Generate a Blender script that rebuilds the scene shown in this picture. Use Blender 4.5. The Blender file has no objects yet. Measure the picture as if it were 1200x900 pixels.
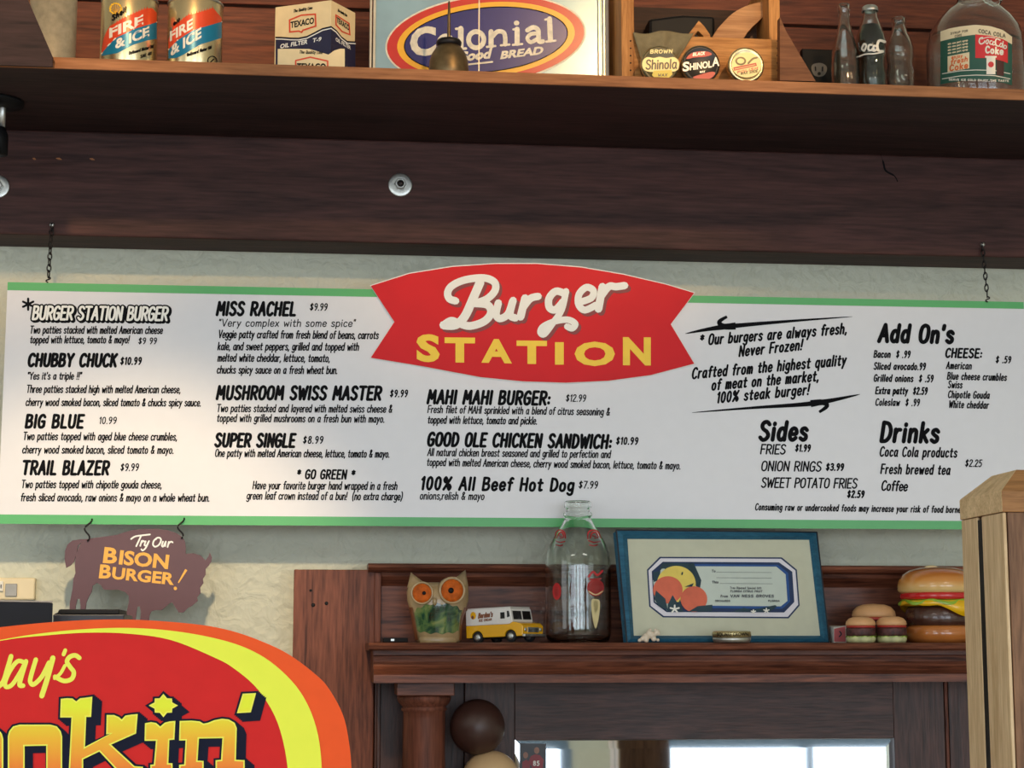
import bpy, bmesh, math, random
from mathutils import Vector, Matrix
from mathutils.geometry import tessellate_polygon
random.seed(7)
SC = bpy.context.scene
COL = SC.collection
R = math.radians
# ------------------------------------------------------------------ camera
F = 2140.0
PITCH = math.atan(307.0 / F)
YAW = math.atan(F / 20000.0)
CAM = Vector((0.0, -3.6, 1.55))
cd = bpy.data.cameras.new('camera'); cam = bpy.data.objects.new('camera', cd); COL.objects.link(cam)
cam.location = CAM; cam.rotation_euler = (math.pi / 2 + PITCH, 0, -YAW)
cd.sensor_width = 36; cd.lens = 36 * F / 1200.0; cd.clip_start = .05; cd.clip_end = 100
SC.camera = cam
# ------------------------------------------------------------------ light and exposure
SC.view_settings.view_transform = 'Standard'; SC.view_settings.look = 'None'
SC.view_settings.gamma = 1; SC.view_settings.exposure = 0.0
SC.view_settings.use_curve_mapping = False
W = bpy.data.worlds.new('world'); SC.world = W; W.use_nodes = True
W.node_tree.nodes['Background'].inputs[0].default_value = (.62, .78, 1, 1)
W.node_tree.nodes['Background'].inputs[1].default_value = 1.2

def area(name, loc, rot, sx, sy, power, col):
    l = bpy.data.lights.new(name, 'AREA'); l.shape = 'RECTANGLE'; l.size = sx; l.size_y = sy
    l.energy = power; l.color = col
    o = bpy.data.objects.new(name, l); COL.objects.link(o); o.location = loc; o.rotation_euler = rot
    return o

def spot(name, loc, target, power, col, angle=60, blend=.5, size=.04):
    l = bpy.data.lights.new(name, 'SPOT'); l.energy = power; l.color = col
    l.spot_size = R(angle); l.spot_blend = blend; l.shadow_soft_size = size
    o = bpy.data.objects.new(name, l); COL.objects.link(o); o.location = loc
    o.rotation_euler = (Vector(target) - Vector(loc)).to_track_quat('-Z', 'Y').to_euler()
    return o
DAY = (.89, .95, 1.0)
WARM = (1.0, .62, .28)
# daylight of the three storefront windows behind the photographer
area('window_daylight', (-3.0, -7.55, 1.75), (R(90), 0, 0), 2.6, 2.1, 66, DAY)
area('window_daylight', (0.2, -7.55, 1.75), (R(90), 0, 0), 2.6, 2.1, 66, DAY)
area('window_daylight', (-4.45, -3.2, 1.9), (R(90), 0, R(-90)), 2.2, 1.8, 22, DAY)  # added light before the solid left wall, brightens the post's left side
area('window_daylight', (3.2, -7.55, 1.75), (R(90), 0, 0), 2.6, 2.1, 66, DAY)
# warm ceiling spots: three over the shelf, one over the lower left wall
LAMPS = [((1.02, -2.6, 3.42), (.45, -.3, 2.82), 104, 31), ((-.35, -2.5, 3.42), (-.6, -.3, 2.82), 118, 31),
         ((2.2, -2.3, 3.42), (1.2, -.2, 2.86), 28, 31), ((-.2, -2.35, 2.95), (-.40, 0, 1.40), 185, 27)]
for (lo, ta, pw, an) in LAMPS:
    spot('ceiling_spot', lo, ta, pw, WARM if lo[2] > 3 else (1, .74, .44), an, .6, .05)
# soft fluorescent panels of the ceiling
area('ceiling_panel_light', (-1.6, -4.3, 3.52), (0, 0, 0), 1.2, .6, 16, (1, .95, .86))
area('ceiling_panel_light', (1.8, -4.3, 3.52), (0, 0, 0), 1.2, .6, 16, (1, .95, .86))

# ------------------------------------------------------------------ projection helpers
FW = Vector((math.sin(YAW) * math.cos(PITCH), math.cos(YAW) * math.cos(PITCH), math.sin(PITCH)))
RT = Vector((math.cos(YAW), -math.sin(YAW), 0)); UP = RT.cross(FW)
def ray(px, py): return FW + RT * ((px - 600) / F) + UP * ((450 - py) / F)
def A(px, py, Y):
    r = ray(px, py); return CAM + r * ((Y - CAM.y) / r.y)
def mpp(px, py, Y): return (A(px, py, Y) - CAM).dot(FW) / F      # metres per pixel there
def plY(Y, off=0.0):                                               # mapper onto a plane parallel to the wall
    return lambda px, py: A(px, py, Y - off)
def plN(p, n, off=0.0):                                            # mapper onto any plane
    n = n.normalized(); p = p + n * off
    def f(px, py):
        r = ray(px, py); return CAM + r * ((p - CAM).dot(n) / r.dot(n))
    return f
def cyl(c, rad):                                                   # mapper onto an upright cylinder
    def f(px, py):
        r = ray(px, py); dx, dy = CAM.x - c.x, CAM.y - c.y
        a = r.x ** 2 + r.y ** 2; b = 2 * (dx * r.x + dy * r.y); k = dx * dx + dy * dy - rad * rad
        D = b * b - 4 * a * k
        t = (-b - math.sqrt(max(D, 0))) / (2 * a)
        return CAM + r * t
    return f

# ------------------------------------------------------------------ materials
def lin(c): 
    c /= 255.0
    return c / 12.92 if c <= .04045 else ((c + .055) / 1.055) ** 2.4
def rgb(r, g, b, k=1.0): return (min(1, lin(r) * k), min(1, lin(g) * k), min(1, lin(b) * k), 1)
def newmat(name):
    m = bpy.data.materials.new(name); m.use_nodes = True
    nt = m.node_tree; b = nt.nodes['Principled BSDF']
    return m, nt, b
def mat(name, col, rough=.5, metal=0, var=.08, ns=40, bump=0, bs=200, coat=0, spec=.5):
    m, nt, b = newmat(name)
    tc = nt.nodes.new('ShaderNodeTexCoord')
    n = nt.nodes.new('ShaderNodeTexNoise'); n.inputs['Scale'].default_value = ns; n.inputs['Detail'].default_value = 4
    nt.links.new(tc.outputs['Object'], n.inputs['Vector'])
    cr = nt.nodes.new('ShaderNodeValToRGB')
    cr.color_ramp.elements[0].position = .3; cr.color_ramp.elements[1].position = .7
    cr.color_ramp.elements[0].color = tuple(x * (1 - var) for x in col[:3]) + (1,)
    cr.color_ramp.elements[1].color = tuple(min(1, x * (1 + var)) for x in col[:3]) + (1,)
    nt.links.new(n.outputs['Fac'], cr.inputs['Fac']); nt.links.new(cr.outputs['Color'], b.inputs['Base Color'])
    b.inputs['Roughness'].default_value = rough; b.inputs['Metallic'].default_value = metal
    b.inputs['Specular IOR Level'].default_value = spec
    b.inputs['Coat Weight'].default_value = coat; b.inputs['Coat Roughness'].default_value = .06
    if bump:
        n2 = nt.nodes.new('ShaderNodeTexNoise'); n2.inputs['Scale'].default_value = bs; n2.inputs['Detail'].default_value = 5
        bp = nt.nodes.new('ShaderNodeBump'); bp.inputs['Strength'].default_value = bump; bp.inputs['Distance'].default_value = .004
        nt.links.new(tc.outputs['Object'], n2.inputs['Vector'])
        nt.links.new(n2.outputs['Fac'], bp.inputs['Height']); nt.links.new(bp.outputs['Normal'], b.inputs['Normal'])
    return m
def wood(name, dark, light, axis='x', scale=1.0, rough=.5, bump=.15, dist=1.2, coat=0, spec=.25):
    m, nt, b = newmat(name)
    tc = nt.nodes.new('ShaderNodeTexCoord')
    mp = nt.nodes.new('ShaderNodeMapping')
    s = {'x': (1.1, 14, 14), 'z': (14, 14, 1.1), 'y': (14, 1.1, 14)}[axis]
    mp.inputs['Scale'].default_value = tuple(v * scale for v in s)
    nt.links.new(tc.outputs['Object'], mp.inputs['Vector'])
    n = nt.nodes.new('ShaderNodeTexNoise'); n.inputs['Scale'].default_value = 2.0; n.inputs['Detail'].default_value = 7
    n.inputs['Roughness'].default_value = .62; n.inputs['Distortion'].default_value = dist
    nt.links.new(mp.outputs['Vector'], n.inputs['Vector'])
    mp2 = nt.nodes.new('ShaderNodeMapping'); mp2.inputs['Scale'].default_value = tuple(v * scale * 5 for v in s)
    nt.links.new(tc.outputs['Object'], mp2.inputs['Vector'])
    n2 = nt.nodes.new('ShaderNodeTexNoise'); n2.inputs['Scale'].default_value = 3.0; n2.inputs['Detail'].default_value = 3
    nt.links.new(mp2.outputs['Vector'], n2.inputs['Vector'])
    mx = nt.nodes.new('ShaderNodeMath'); mx.operation = 'MULTIPLY_ADD'; mx.inputs[1].default_value = .45
    ad = nt.nodes.new('ShaderNodeMath'); ad.operation = 'MULTIPLY'; ad.inputs[1].default_value = .6
    nt.links.new(n.outputs['Fac'], ad.inputs[0]); nt.links.new(n2.outputs['Fac'], mx.inputs[0]); nt.links.new(ad.outputs[0], mx.inputs[2])
    cr = nt.nodes.new('ShaderNodeValToRGB')
    cr.color_ramp.elements[0].position = .38; cr.color_ramp.elements[1].position = .66
    cr.color_ramp.elements[0].color = dark; cr.color_ramp.elements[1].color = light
    nt.links.new(mx.outputs[0], cr.inputs['Fac']); nt.links.new(cr.outputs['Color'], b.inputs['Base Color'])
    b.inputs['Roughness'].default_value = rough; b.inputs['Specular IOR Level'].default_value = spec
    b.inputs['Coat Weight'].default_value = coat; b.inputs['Coat Roughness'].default_value = .15
    bp = nt.nodes.new('ShaderNodeBump'); bp.inputs['Strength'].default_value = bump; bp.inputs['Distance'].default_value = .003
    nt.links.new(mx.outputs[0], bp.inputs['Height']); nt.links.new(bp.outputs['Normal'], b.inputs['Normal'])
    return m
def glass(name, col=(.96, 1, .98, 1), rough=.02):
    m, nt, b = newmat(name)
    b.inputs['Base Color'].default_value = col; b.inputs['Transmission Weight'].default_value = 1
    b.inputs['Roughness'].default_value = rough; b.inputs['IOR'].default_value = 1.45
    n = nt.nodes.new('ShaderNodeTexNoise'); n.inputs['Scale'].default_value = 35
    tc = nt.nodes.new('ShaderNodeTexCoord'); nt.links.new(tc.outputs['Object'], n.inputs['Vector'])
    bp = nt.nodes.new('ShaderNodeBump'); bp.inputs['Strength'].default_value = .08; bp.inputs['Distance'].default_value = .003
    nt.links.new(n.outputs['Fac'], bp.inputs['Height']); nt.links.new(bp.outputs['Normal'], b.inputs['Normal'])
    return m

M = {}
M['wall'] = None
M['beam'] = wood('dark stained beam', rgb(42, 24, 22), rgb(80, 50, 46), 'x', .7, .6, .25)
M['shelf'] = wood('shelf board', rgb(128, 80, 48), rgb(176, 118, 76), 'x', .9, .6, .2)
M['shelfdark'] = wood('dark stained shelf board', rgb(36, 24, 24), rgb(66, 45, 44), 'x', .8, .65, .2)
M['shelfback'] = wood('red brown planks', rgb(66, 28, 18), rgb(126, 64, 40), 'x', .8, .5, .25, 2.2)
M['crate'] = wood('golden pine', rgb(150, 92, 42), rgb(214, 150, 84), 'x', 1.2, .55, .2)
M['crate_z'] = wood('golden pine upright', rgb(150, 92, 42), rgb(214, 150, 84), 'z', 1.2, .55, .2)
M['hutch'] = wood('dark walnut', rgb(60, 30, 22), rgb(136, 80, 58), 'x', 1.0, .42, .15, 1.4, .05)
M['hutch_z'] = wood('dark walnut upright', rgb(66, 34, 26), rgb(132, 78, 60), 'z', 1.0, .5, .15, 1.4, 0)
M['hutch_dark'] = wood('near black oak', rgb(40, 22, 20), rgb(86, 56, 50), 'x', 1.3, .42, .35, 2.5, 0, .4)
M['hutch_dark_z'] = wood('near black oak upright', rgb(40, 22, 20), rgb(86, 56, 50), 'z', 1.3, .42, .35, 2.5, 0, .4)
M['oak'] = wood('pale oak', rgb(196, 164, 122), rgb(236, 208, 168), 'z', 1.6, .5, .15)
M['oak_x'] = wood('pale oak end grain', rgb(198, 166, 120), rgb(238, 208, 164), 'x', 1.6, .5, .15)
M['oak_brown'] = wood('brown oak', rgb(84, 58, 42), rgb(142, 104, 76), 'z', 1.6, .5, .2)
M['black'] = mat('black paint', rgb(18, 18, 20), .5, spec=.2)
M['ink'] = mat('black lettering', rgb(14, 14, 17), .7, var=.02, spec=.1)
M['brace'] = wood('brace wood', rgb(96, 58, 36), rgb(142, 92, 60), 'x', .9, .6, .2)
M['iron'] = mat('dark iron', rgb(40, 36, 36), .45, .7)
M['zinc'] = mat('zinc plated steel', rgb(190, 192, 188), .35, .9, .15, 120)
M['signwhite'] = mat('sign white', rgb(228, 226, 228), .3, 0, .01)
M['green'] = mat('green border', rgb(84, 176, 100), .35, 0, .02)
M['red'] = mat('logo red', rgb(214, 26, 34), .45, 0, .06, 8, spec=.2)
M['darkred'] = mat('letter shadow red', rgb(128, 24, 28), .4, 0, .03)
M['white'] = mat('white paint', rgb(240, 238, 230), .4, 0, .02)
M['yellow'] = mat('station yellow', rgb(250, 205, 40), .4, 0, .03)
M['glass'] = glass('clear glass')
M['glass_green'] = glass('old bottle glass', (.93, .98, .93, 1))
M['gold'] = mat('gold tin', rgb(226, 204, 158), .26, .9, .1, 30)
M['navy'] = mat('navy ink', rgb(30, 34, 84), .45, 0, .05)
M['cream'] = mat('cream print', rgb(236, 214, 170), .5, 0, .04)

# ------------------------------------------------------------------ mesh builder
ORG = {}
class MB:
    def __init__(s, mtx=None): s.k = 0; s.v = []; s.f = []; s.mi = []; s.M = mtx; s.cur = 0; s.sm = []
    def pt(s, p):
        p = Vector(p)
        if s.M is not None: p = s.M @ p
        s.v.append(p); return len(s.v) - 1
    def face(s, ids, smooth=False):
        s.f.append(list(ids)); s.mi.append(s.cur); s.sm.append(smooth)
    def box(s, a, b):
        x0, y0, z0 = a; x1, y1, z1 = b
        i = [s.pt(p) for p in ((x0, y0, z0), (x1, y0, z0), (x1, y1, z0), (x0, y1, z0), (x0, y0, z1), (x1, y0, z1), (x1, y1, z1), (x0, y1, z1))]
        for q in ((0, 3, 2, 1), (4, 5, 6, 7), (0, 1, 5, 4), (1, 2, 6, 5), (2, 3, 7, 6), (3, 0, 4, 7)): s.face([i[k] for k in q])
        return s
    def hexa(s, P):                     # eight corners: bottom ring then top ring
        i = [s.pt(p) for p in P]
        for q in ((0, 3, 2, 1), (4, 5, 6, 7), (0, 1, 5, 4), (1, 2, 6, 5), (2, 3, 7, 6), (3, 0, 4, 7)): s.face([i[k] for k in q])
        return s
    def fill(s, loops, fn):             # flat polygon with holes, 2D loops mapped by fn
        L = [[Vector((p[0], p[1], 0)) for p in lp] for lp in loops]
        tri = tessellate_polygon(L)
        flat = [p for lp in loops for p in lp]
        ids = [s.pt(fn(*p)) for p in flat]
        for t in tri: s.face([ids[k] for k in t])
        return s
    def slab(s, loop, fn, back, holes=()):   # outline with real thickness; back = offset vector
        back = Vector(back)
        s.fill([loop] + list(holes), fn)
        s.fill([loop] + list(holes), lambda x, y: fn(x, y) + back)
        for lp in [loop] + list(holes):
            a = [s.pt(fn(*p)) for p in lp]; b = [s.pt(fn(*p) + back) for p in lp]
            n = len(lp)
            for k in range(n): s.face([a[k], a[(k + 1) % n], b[(k + 1) % n], b[k]])
        return s
    def lathe(s, prof, c, seg=40, closed=False, sx=1, sy=1):
        rings = []
        for (r, z) in prof:
            if r < 1e-6: rings.append([s.pt((c[0], c[1], z))])
            else: rings.append([s.pt((c[0] + sx * r * math.cos(2 * math.pi * k / seg), c[1] + sy * r * math.sin(2 * math.pi * k / seg), z)) for k in range(seg)])
        n = len(rings)
        for i in range(n if closed else n - 1):
            a, b = rings[i], rings[(i + 1) % n]
            if len(a) == 1 and len(b) == 1: continue
            for k in range(seg):
                k2 = (k + 1) % seg
                if len(a) == 1: s.face([a[0], b[k], b[k2]], True)
                elif len(b) == 1: s.face([a[k], a[k2], b[0]], True)
                else: s.face([a[k], a[k2], b[k2], b[k]], True)
        return s
    def tube(s, pts, r, seg=8, closed=False):
        pts = [Vector(p) for p in pts]; n = len(pts); rings = []
        up0 = Vector((0, 0, 1))
        for i, p in enumerate(pts):
            if closed: t = pts[(i + 1) % n] - pts[i - 1]
            else: t = pts[min(i + 1, n - 1)] - pts[max(i - 1, 0)]
            t.normalize()
            u = up0 if abs(t.z) < .9 else Vector((1, 0, 0))
            a = t.cross(u).normalized(); b = t.cross(a)
            rr = r[i] if isinstance(r, (list, tuple)) else r
            rings.append([s.pt(p + (a * math.cos(2 * math.pi * k / seg) + b * math.sin(2 * math.pi * k / seg)) * rr) for k in range(seg)])
        for i in range(n if closed else n - 1):
            a, b = rings[i], rings[(i + 1) % n]
            for k in range(seg): s.face([a[k], a[(k + 1) % seg], b[(k + 1) % seg], b[k]], True)
        if not closed: s.face(rings[0]); s.face(rings[-1])
        return s
    def ball(s, c, r, seg=20, rings=12, sc=(1, 1, 1)):
        g = []
        for i in range(rings + 1):
            th = math.pi * i / rings
            if i in (0, rings): g.append([s.pt((c[0], c[1], c[2] + r * sc[2] * math.cos(th)))])
            else: g.append([s.pt((c[0] + r * sc[0] * math.sin(th) * math.cos(2 * math.pi * k / seg), c[1] + r * sc[1] * math.sin(th) * math.sin(2 * math.pi * k / seg), c[2] + r * sc[2] * math.cos(th))) for k in range(seg)])
        for i in range(rings):
            a, b = g[i], g[i + 1]
            for k in range(seg):
                k2 = (k + 1) % seg
                if len(a) == 1: s.face([a[0], b[k], b[k2]], True)
                elif len(b) == 1: s.face([a[k], a[k2], b[0]], True)
                else: s.face([a[k], a[k2], b[k2], b[k]], True)
        return s
    def sweep(s, prof, x0, x1):          # profile [(y,z)] swept along x, capped
        a = [s.pt((x0, y, z)) for y, z in prof]; b = [s.pt((x1, y, z)) for y, z in prof]
        n = len(prof)
        for k in range(n): s.face([a[k], a[(k + 1) % n], b[(k + 1) % n], b[k]])
        s.face(a); s.face(list(reversed(b)))
        return s
    def ribbon(s, pts, w, fn, closed=False):      # one brush stroke, each a hair above the one before
        pts = [Vector(p[:2]) for p in pts]
        q = [pts[0]]
        for p in pts[1:]:
            if (p - q[-1]).length > 1e-5: q.append(p)
        if closed and (q[0] - q[-1]).length < 1e-5: q.pop()
        n = len(q)
        if n < 2: return s
        ws = w if isinstance(w, (list, tuple)) else None
        if not closed and not ws:
            for i in range(1, n - 1):
                if (q[i] - q[i - 1]).normalized().dot((q[i + 1] - q[i]).normalized()) < .3:
                    s.ribbon(q[:i + 1], w, fn); s.ribbon(q[i:], w, fn); return s
        s.k = (s.k + 1) % 10; lift0 = s.k * 1.8e-5
        def up(p, i):
            p = fn(*p); return s.pt(p + (CAM - p).normalized() * (lift0 + i * 2.5e-6))
        L = []; Rr = []
        for i, p in enumerate(q):
            if closed: d0 = (q[i] - q[i - 1]).normalized(); d1 = (q[(i + 1) % n] - q[i]).normalized()
            else:
                d0 = (q[i] - q[i - 1]).normalized() if i > 0 else (q[1] - q[0]).normalized()
                d1 = (q[i + 1] - q[i]).normalized() if i < n - 1 else d0
            t = (d0 + d1)
            t = t.normalized() if t.length > 1e-4 else d1
            nn = Vector((-t.y, t.x)); c = max(.5, nn.dot(Vector((-d1.y, d1.x))))
            h = (ws[min(i, len(ws) - 1)] if ws else w) / 2 / c
            L.append(p + nn * h); Rr.append(p - nn * h)
        li = [up(p, i) for i, p in enumerate(L)]; ri = [up(p, i) for i, p in enumerate(Rr)]
        for i in range(n if closed else n - 1):
            j = (i + 1) % n; s.face([li[i], li[j], ri[j], ri[i]])
        if not closed and not ws:
            for (i, d, a, b) in ((0, q[0] - q[1], ri[0], li[0]), (n - 1, q[-1] - q[-2], li[-1], ri[-1])):
                d = d.normalized(); nn = Vector((-d.y, d.x)); h = w / 2; p = q[i]
                arc = [up(p + d * h * math.sin(k * math.pi / 4) - nn * h * math.cos(k * math.pi / 4), i) for k in (1, 2, 3)]
                s.face([li[0], *arc, ri[0]] if i == 0 else [ri[-1], *arc, li[-1]])
        return s
    def band(s, up, lo, fn, n=14):       # area between two pixel polylines over the same x range
        x0 = max(up[0][0], lo[0][0]); x1 = min(up[-1][0], lo[-1][0])
        def ev(pl, x):
            for a, b in zip(pl, pl[1:]):
                if x <= b[0] + 1e-9: 
                    t = (x - a[0]) / max(1e-9, b[0] - a[0]); return a[1] + (b[1] - a[1]) * t
            return pl[-1][1]
        prev = None
        for i in range(n + 1):
            x = x0 + (x1 - x0) * i / n
            a, b = ev(up, x), ev(lo, x)
            cur = [s.pt(fn(x, a + (b - a) * k / 4)) for k in range(5)]
            if prev:
                for k in range(4): s.face([prev[k], cur[k], cur[k + 1], prev[k + 1]], True)
            prev = cur
        return s
    def build(s, name, m, parent=None, bev=0, smooth=None, base=None, sub=0):
        o0 = ORG[parent.name] if parent else (Vector(base) if base is not None else Vector((0, 0, 0)))
        me = bpy.data.meshes.new(name)
        me.from_pydata([tuple(p - o0) for p in s.v], [], s.f)
        ms = m if isinstance(m, (list, tuple)) else [m]
        for k in ms: me.materials.append(M[k] if isinstance(k, str) else k)
        for p, mi, sm in zip(me.polygons, s.mi, s.sm):
            p.material_index = mi; p.use_smooth = sm if smooth is None else smooth
        bm = bmesh.new(); bm.from_mesh(me)
        bmesh.ops.remove_doubles(bm, verts=bm.verts, dist=2e-6)
        bmesh.ops.recalc_face_normals(bm, faces=bm.faces)
        bm.to_mesh(me); bm.free()
        o = bpy.data.objects.new(name, me); COL.objects.link(o)
        ORG[o.name] = o0
        if parent: o.parent = parent
        else: o.location = o0
        if sub:
            mm = o.modifiers.new('smooth', 'SUBSURF'); mm.levels = mm.render_levels = sub
        if bev:
            mm = o.modifiers.new('bevel', 'BEVEL'); mm.width = bev; mm.segments = 2; mm.limit_method = 'ANGLE'; mm.angle_limit = R(40)
        return o
def tag(o, label, cat, group=None, kind=None):
    if label: o['label'] = label
    if cat: o['category'] = cat
    if group: o['group'] = group
    if kind: o['kind'] = kind
    return o
def thing(name, loc, label, cat, group=None):
    o = bpy.data.objects.new(name, None); COL.objects.link(o); o.location = loc; o.empty_display_size = .03
    ORG[o.name] = Vector(loc)
    return tag(o, label, cat, group)
def struct(mb, name, m, **k):
    o = mb.build(name, m, **k); o['kind'] = 'structure'; return o
def cat(pts, n=5, closed=False):        # Catmull-Rom through 2D points
    out = []; N = len(pts)
    rng = range(N if closed else N - 1)
    for i in rng:
        if closed: p0, p1, p2, p3 = pts[i - 1], pts[i], pts[(i + 1) % N], pts[(i + 2) % N]
        else: p0, p1, p2, p3 = pts[max(i - 1, 0)], pts[i], pts[i + 1], pts[min(i + 2, N - 1)]
        for k in range(n):
            t = k / n
            out.append(tuple(.5 * (2 * p1[j] + (p2[j] - p0[j]) * t + (2 * p0[j] - 5 * p1[j] + 4 * p2[j] - p3[j]) * t * t + (3 * p1[j] - p0[j] - 3 * p2[j] + p3[j]) * t ** 3) for j in (0, 1)))
    if not closed: out.append(tuple(pts[-1][:2]))
    return out
def zs(pts, sc, ox, oy): return [(ox + x / sc, oy + y / sc) for x, y in pts]

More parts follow.
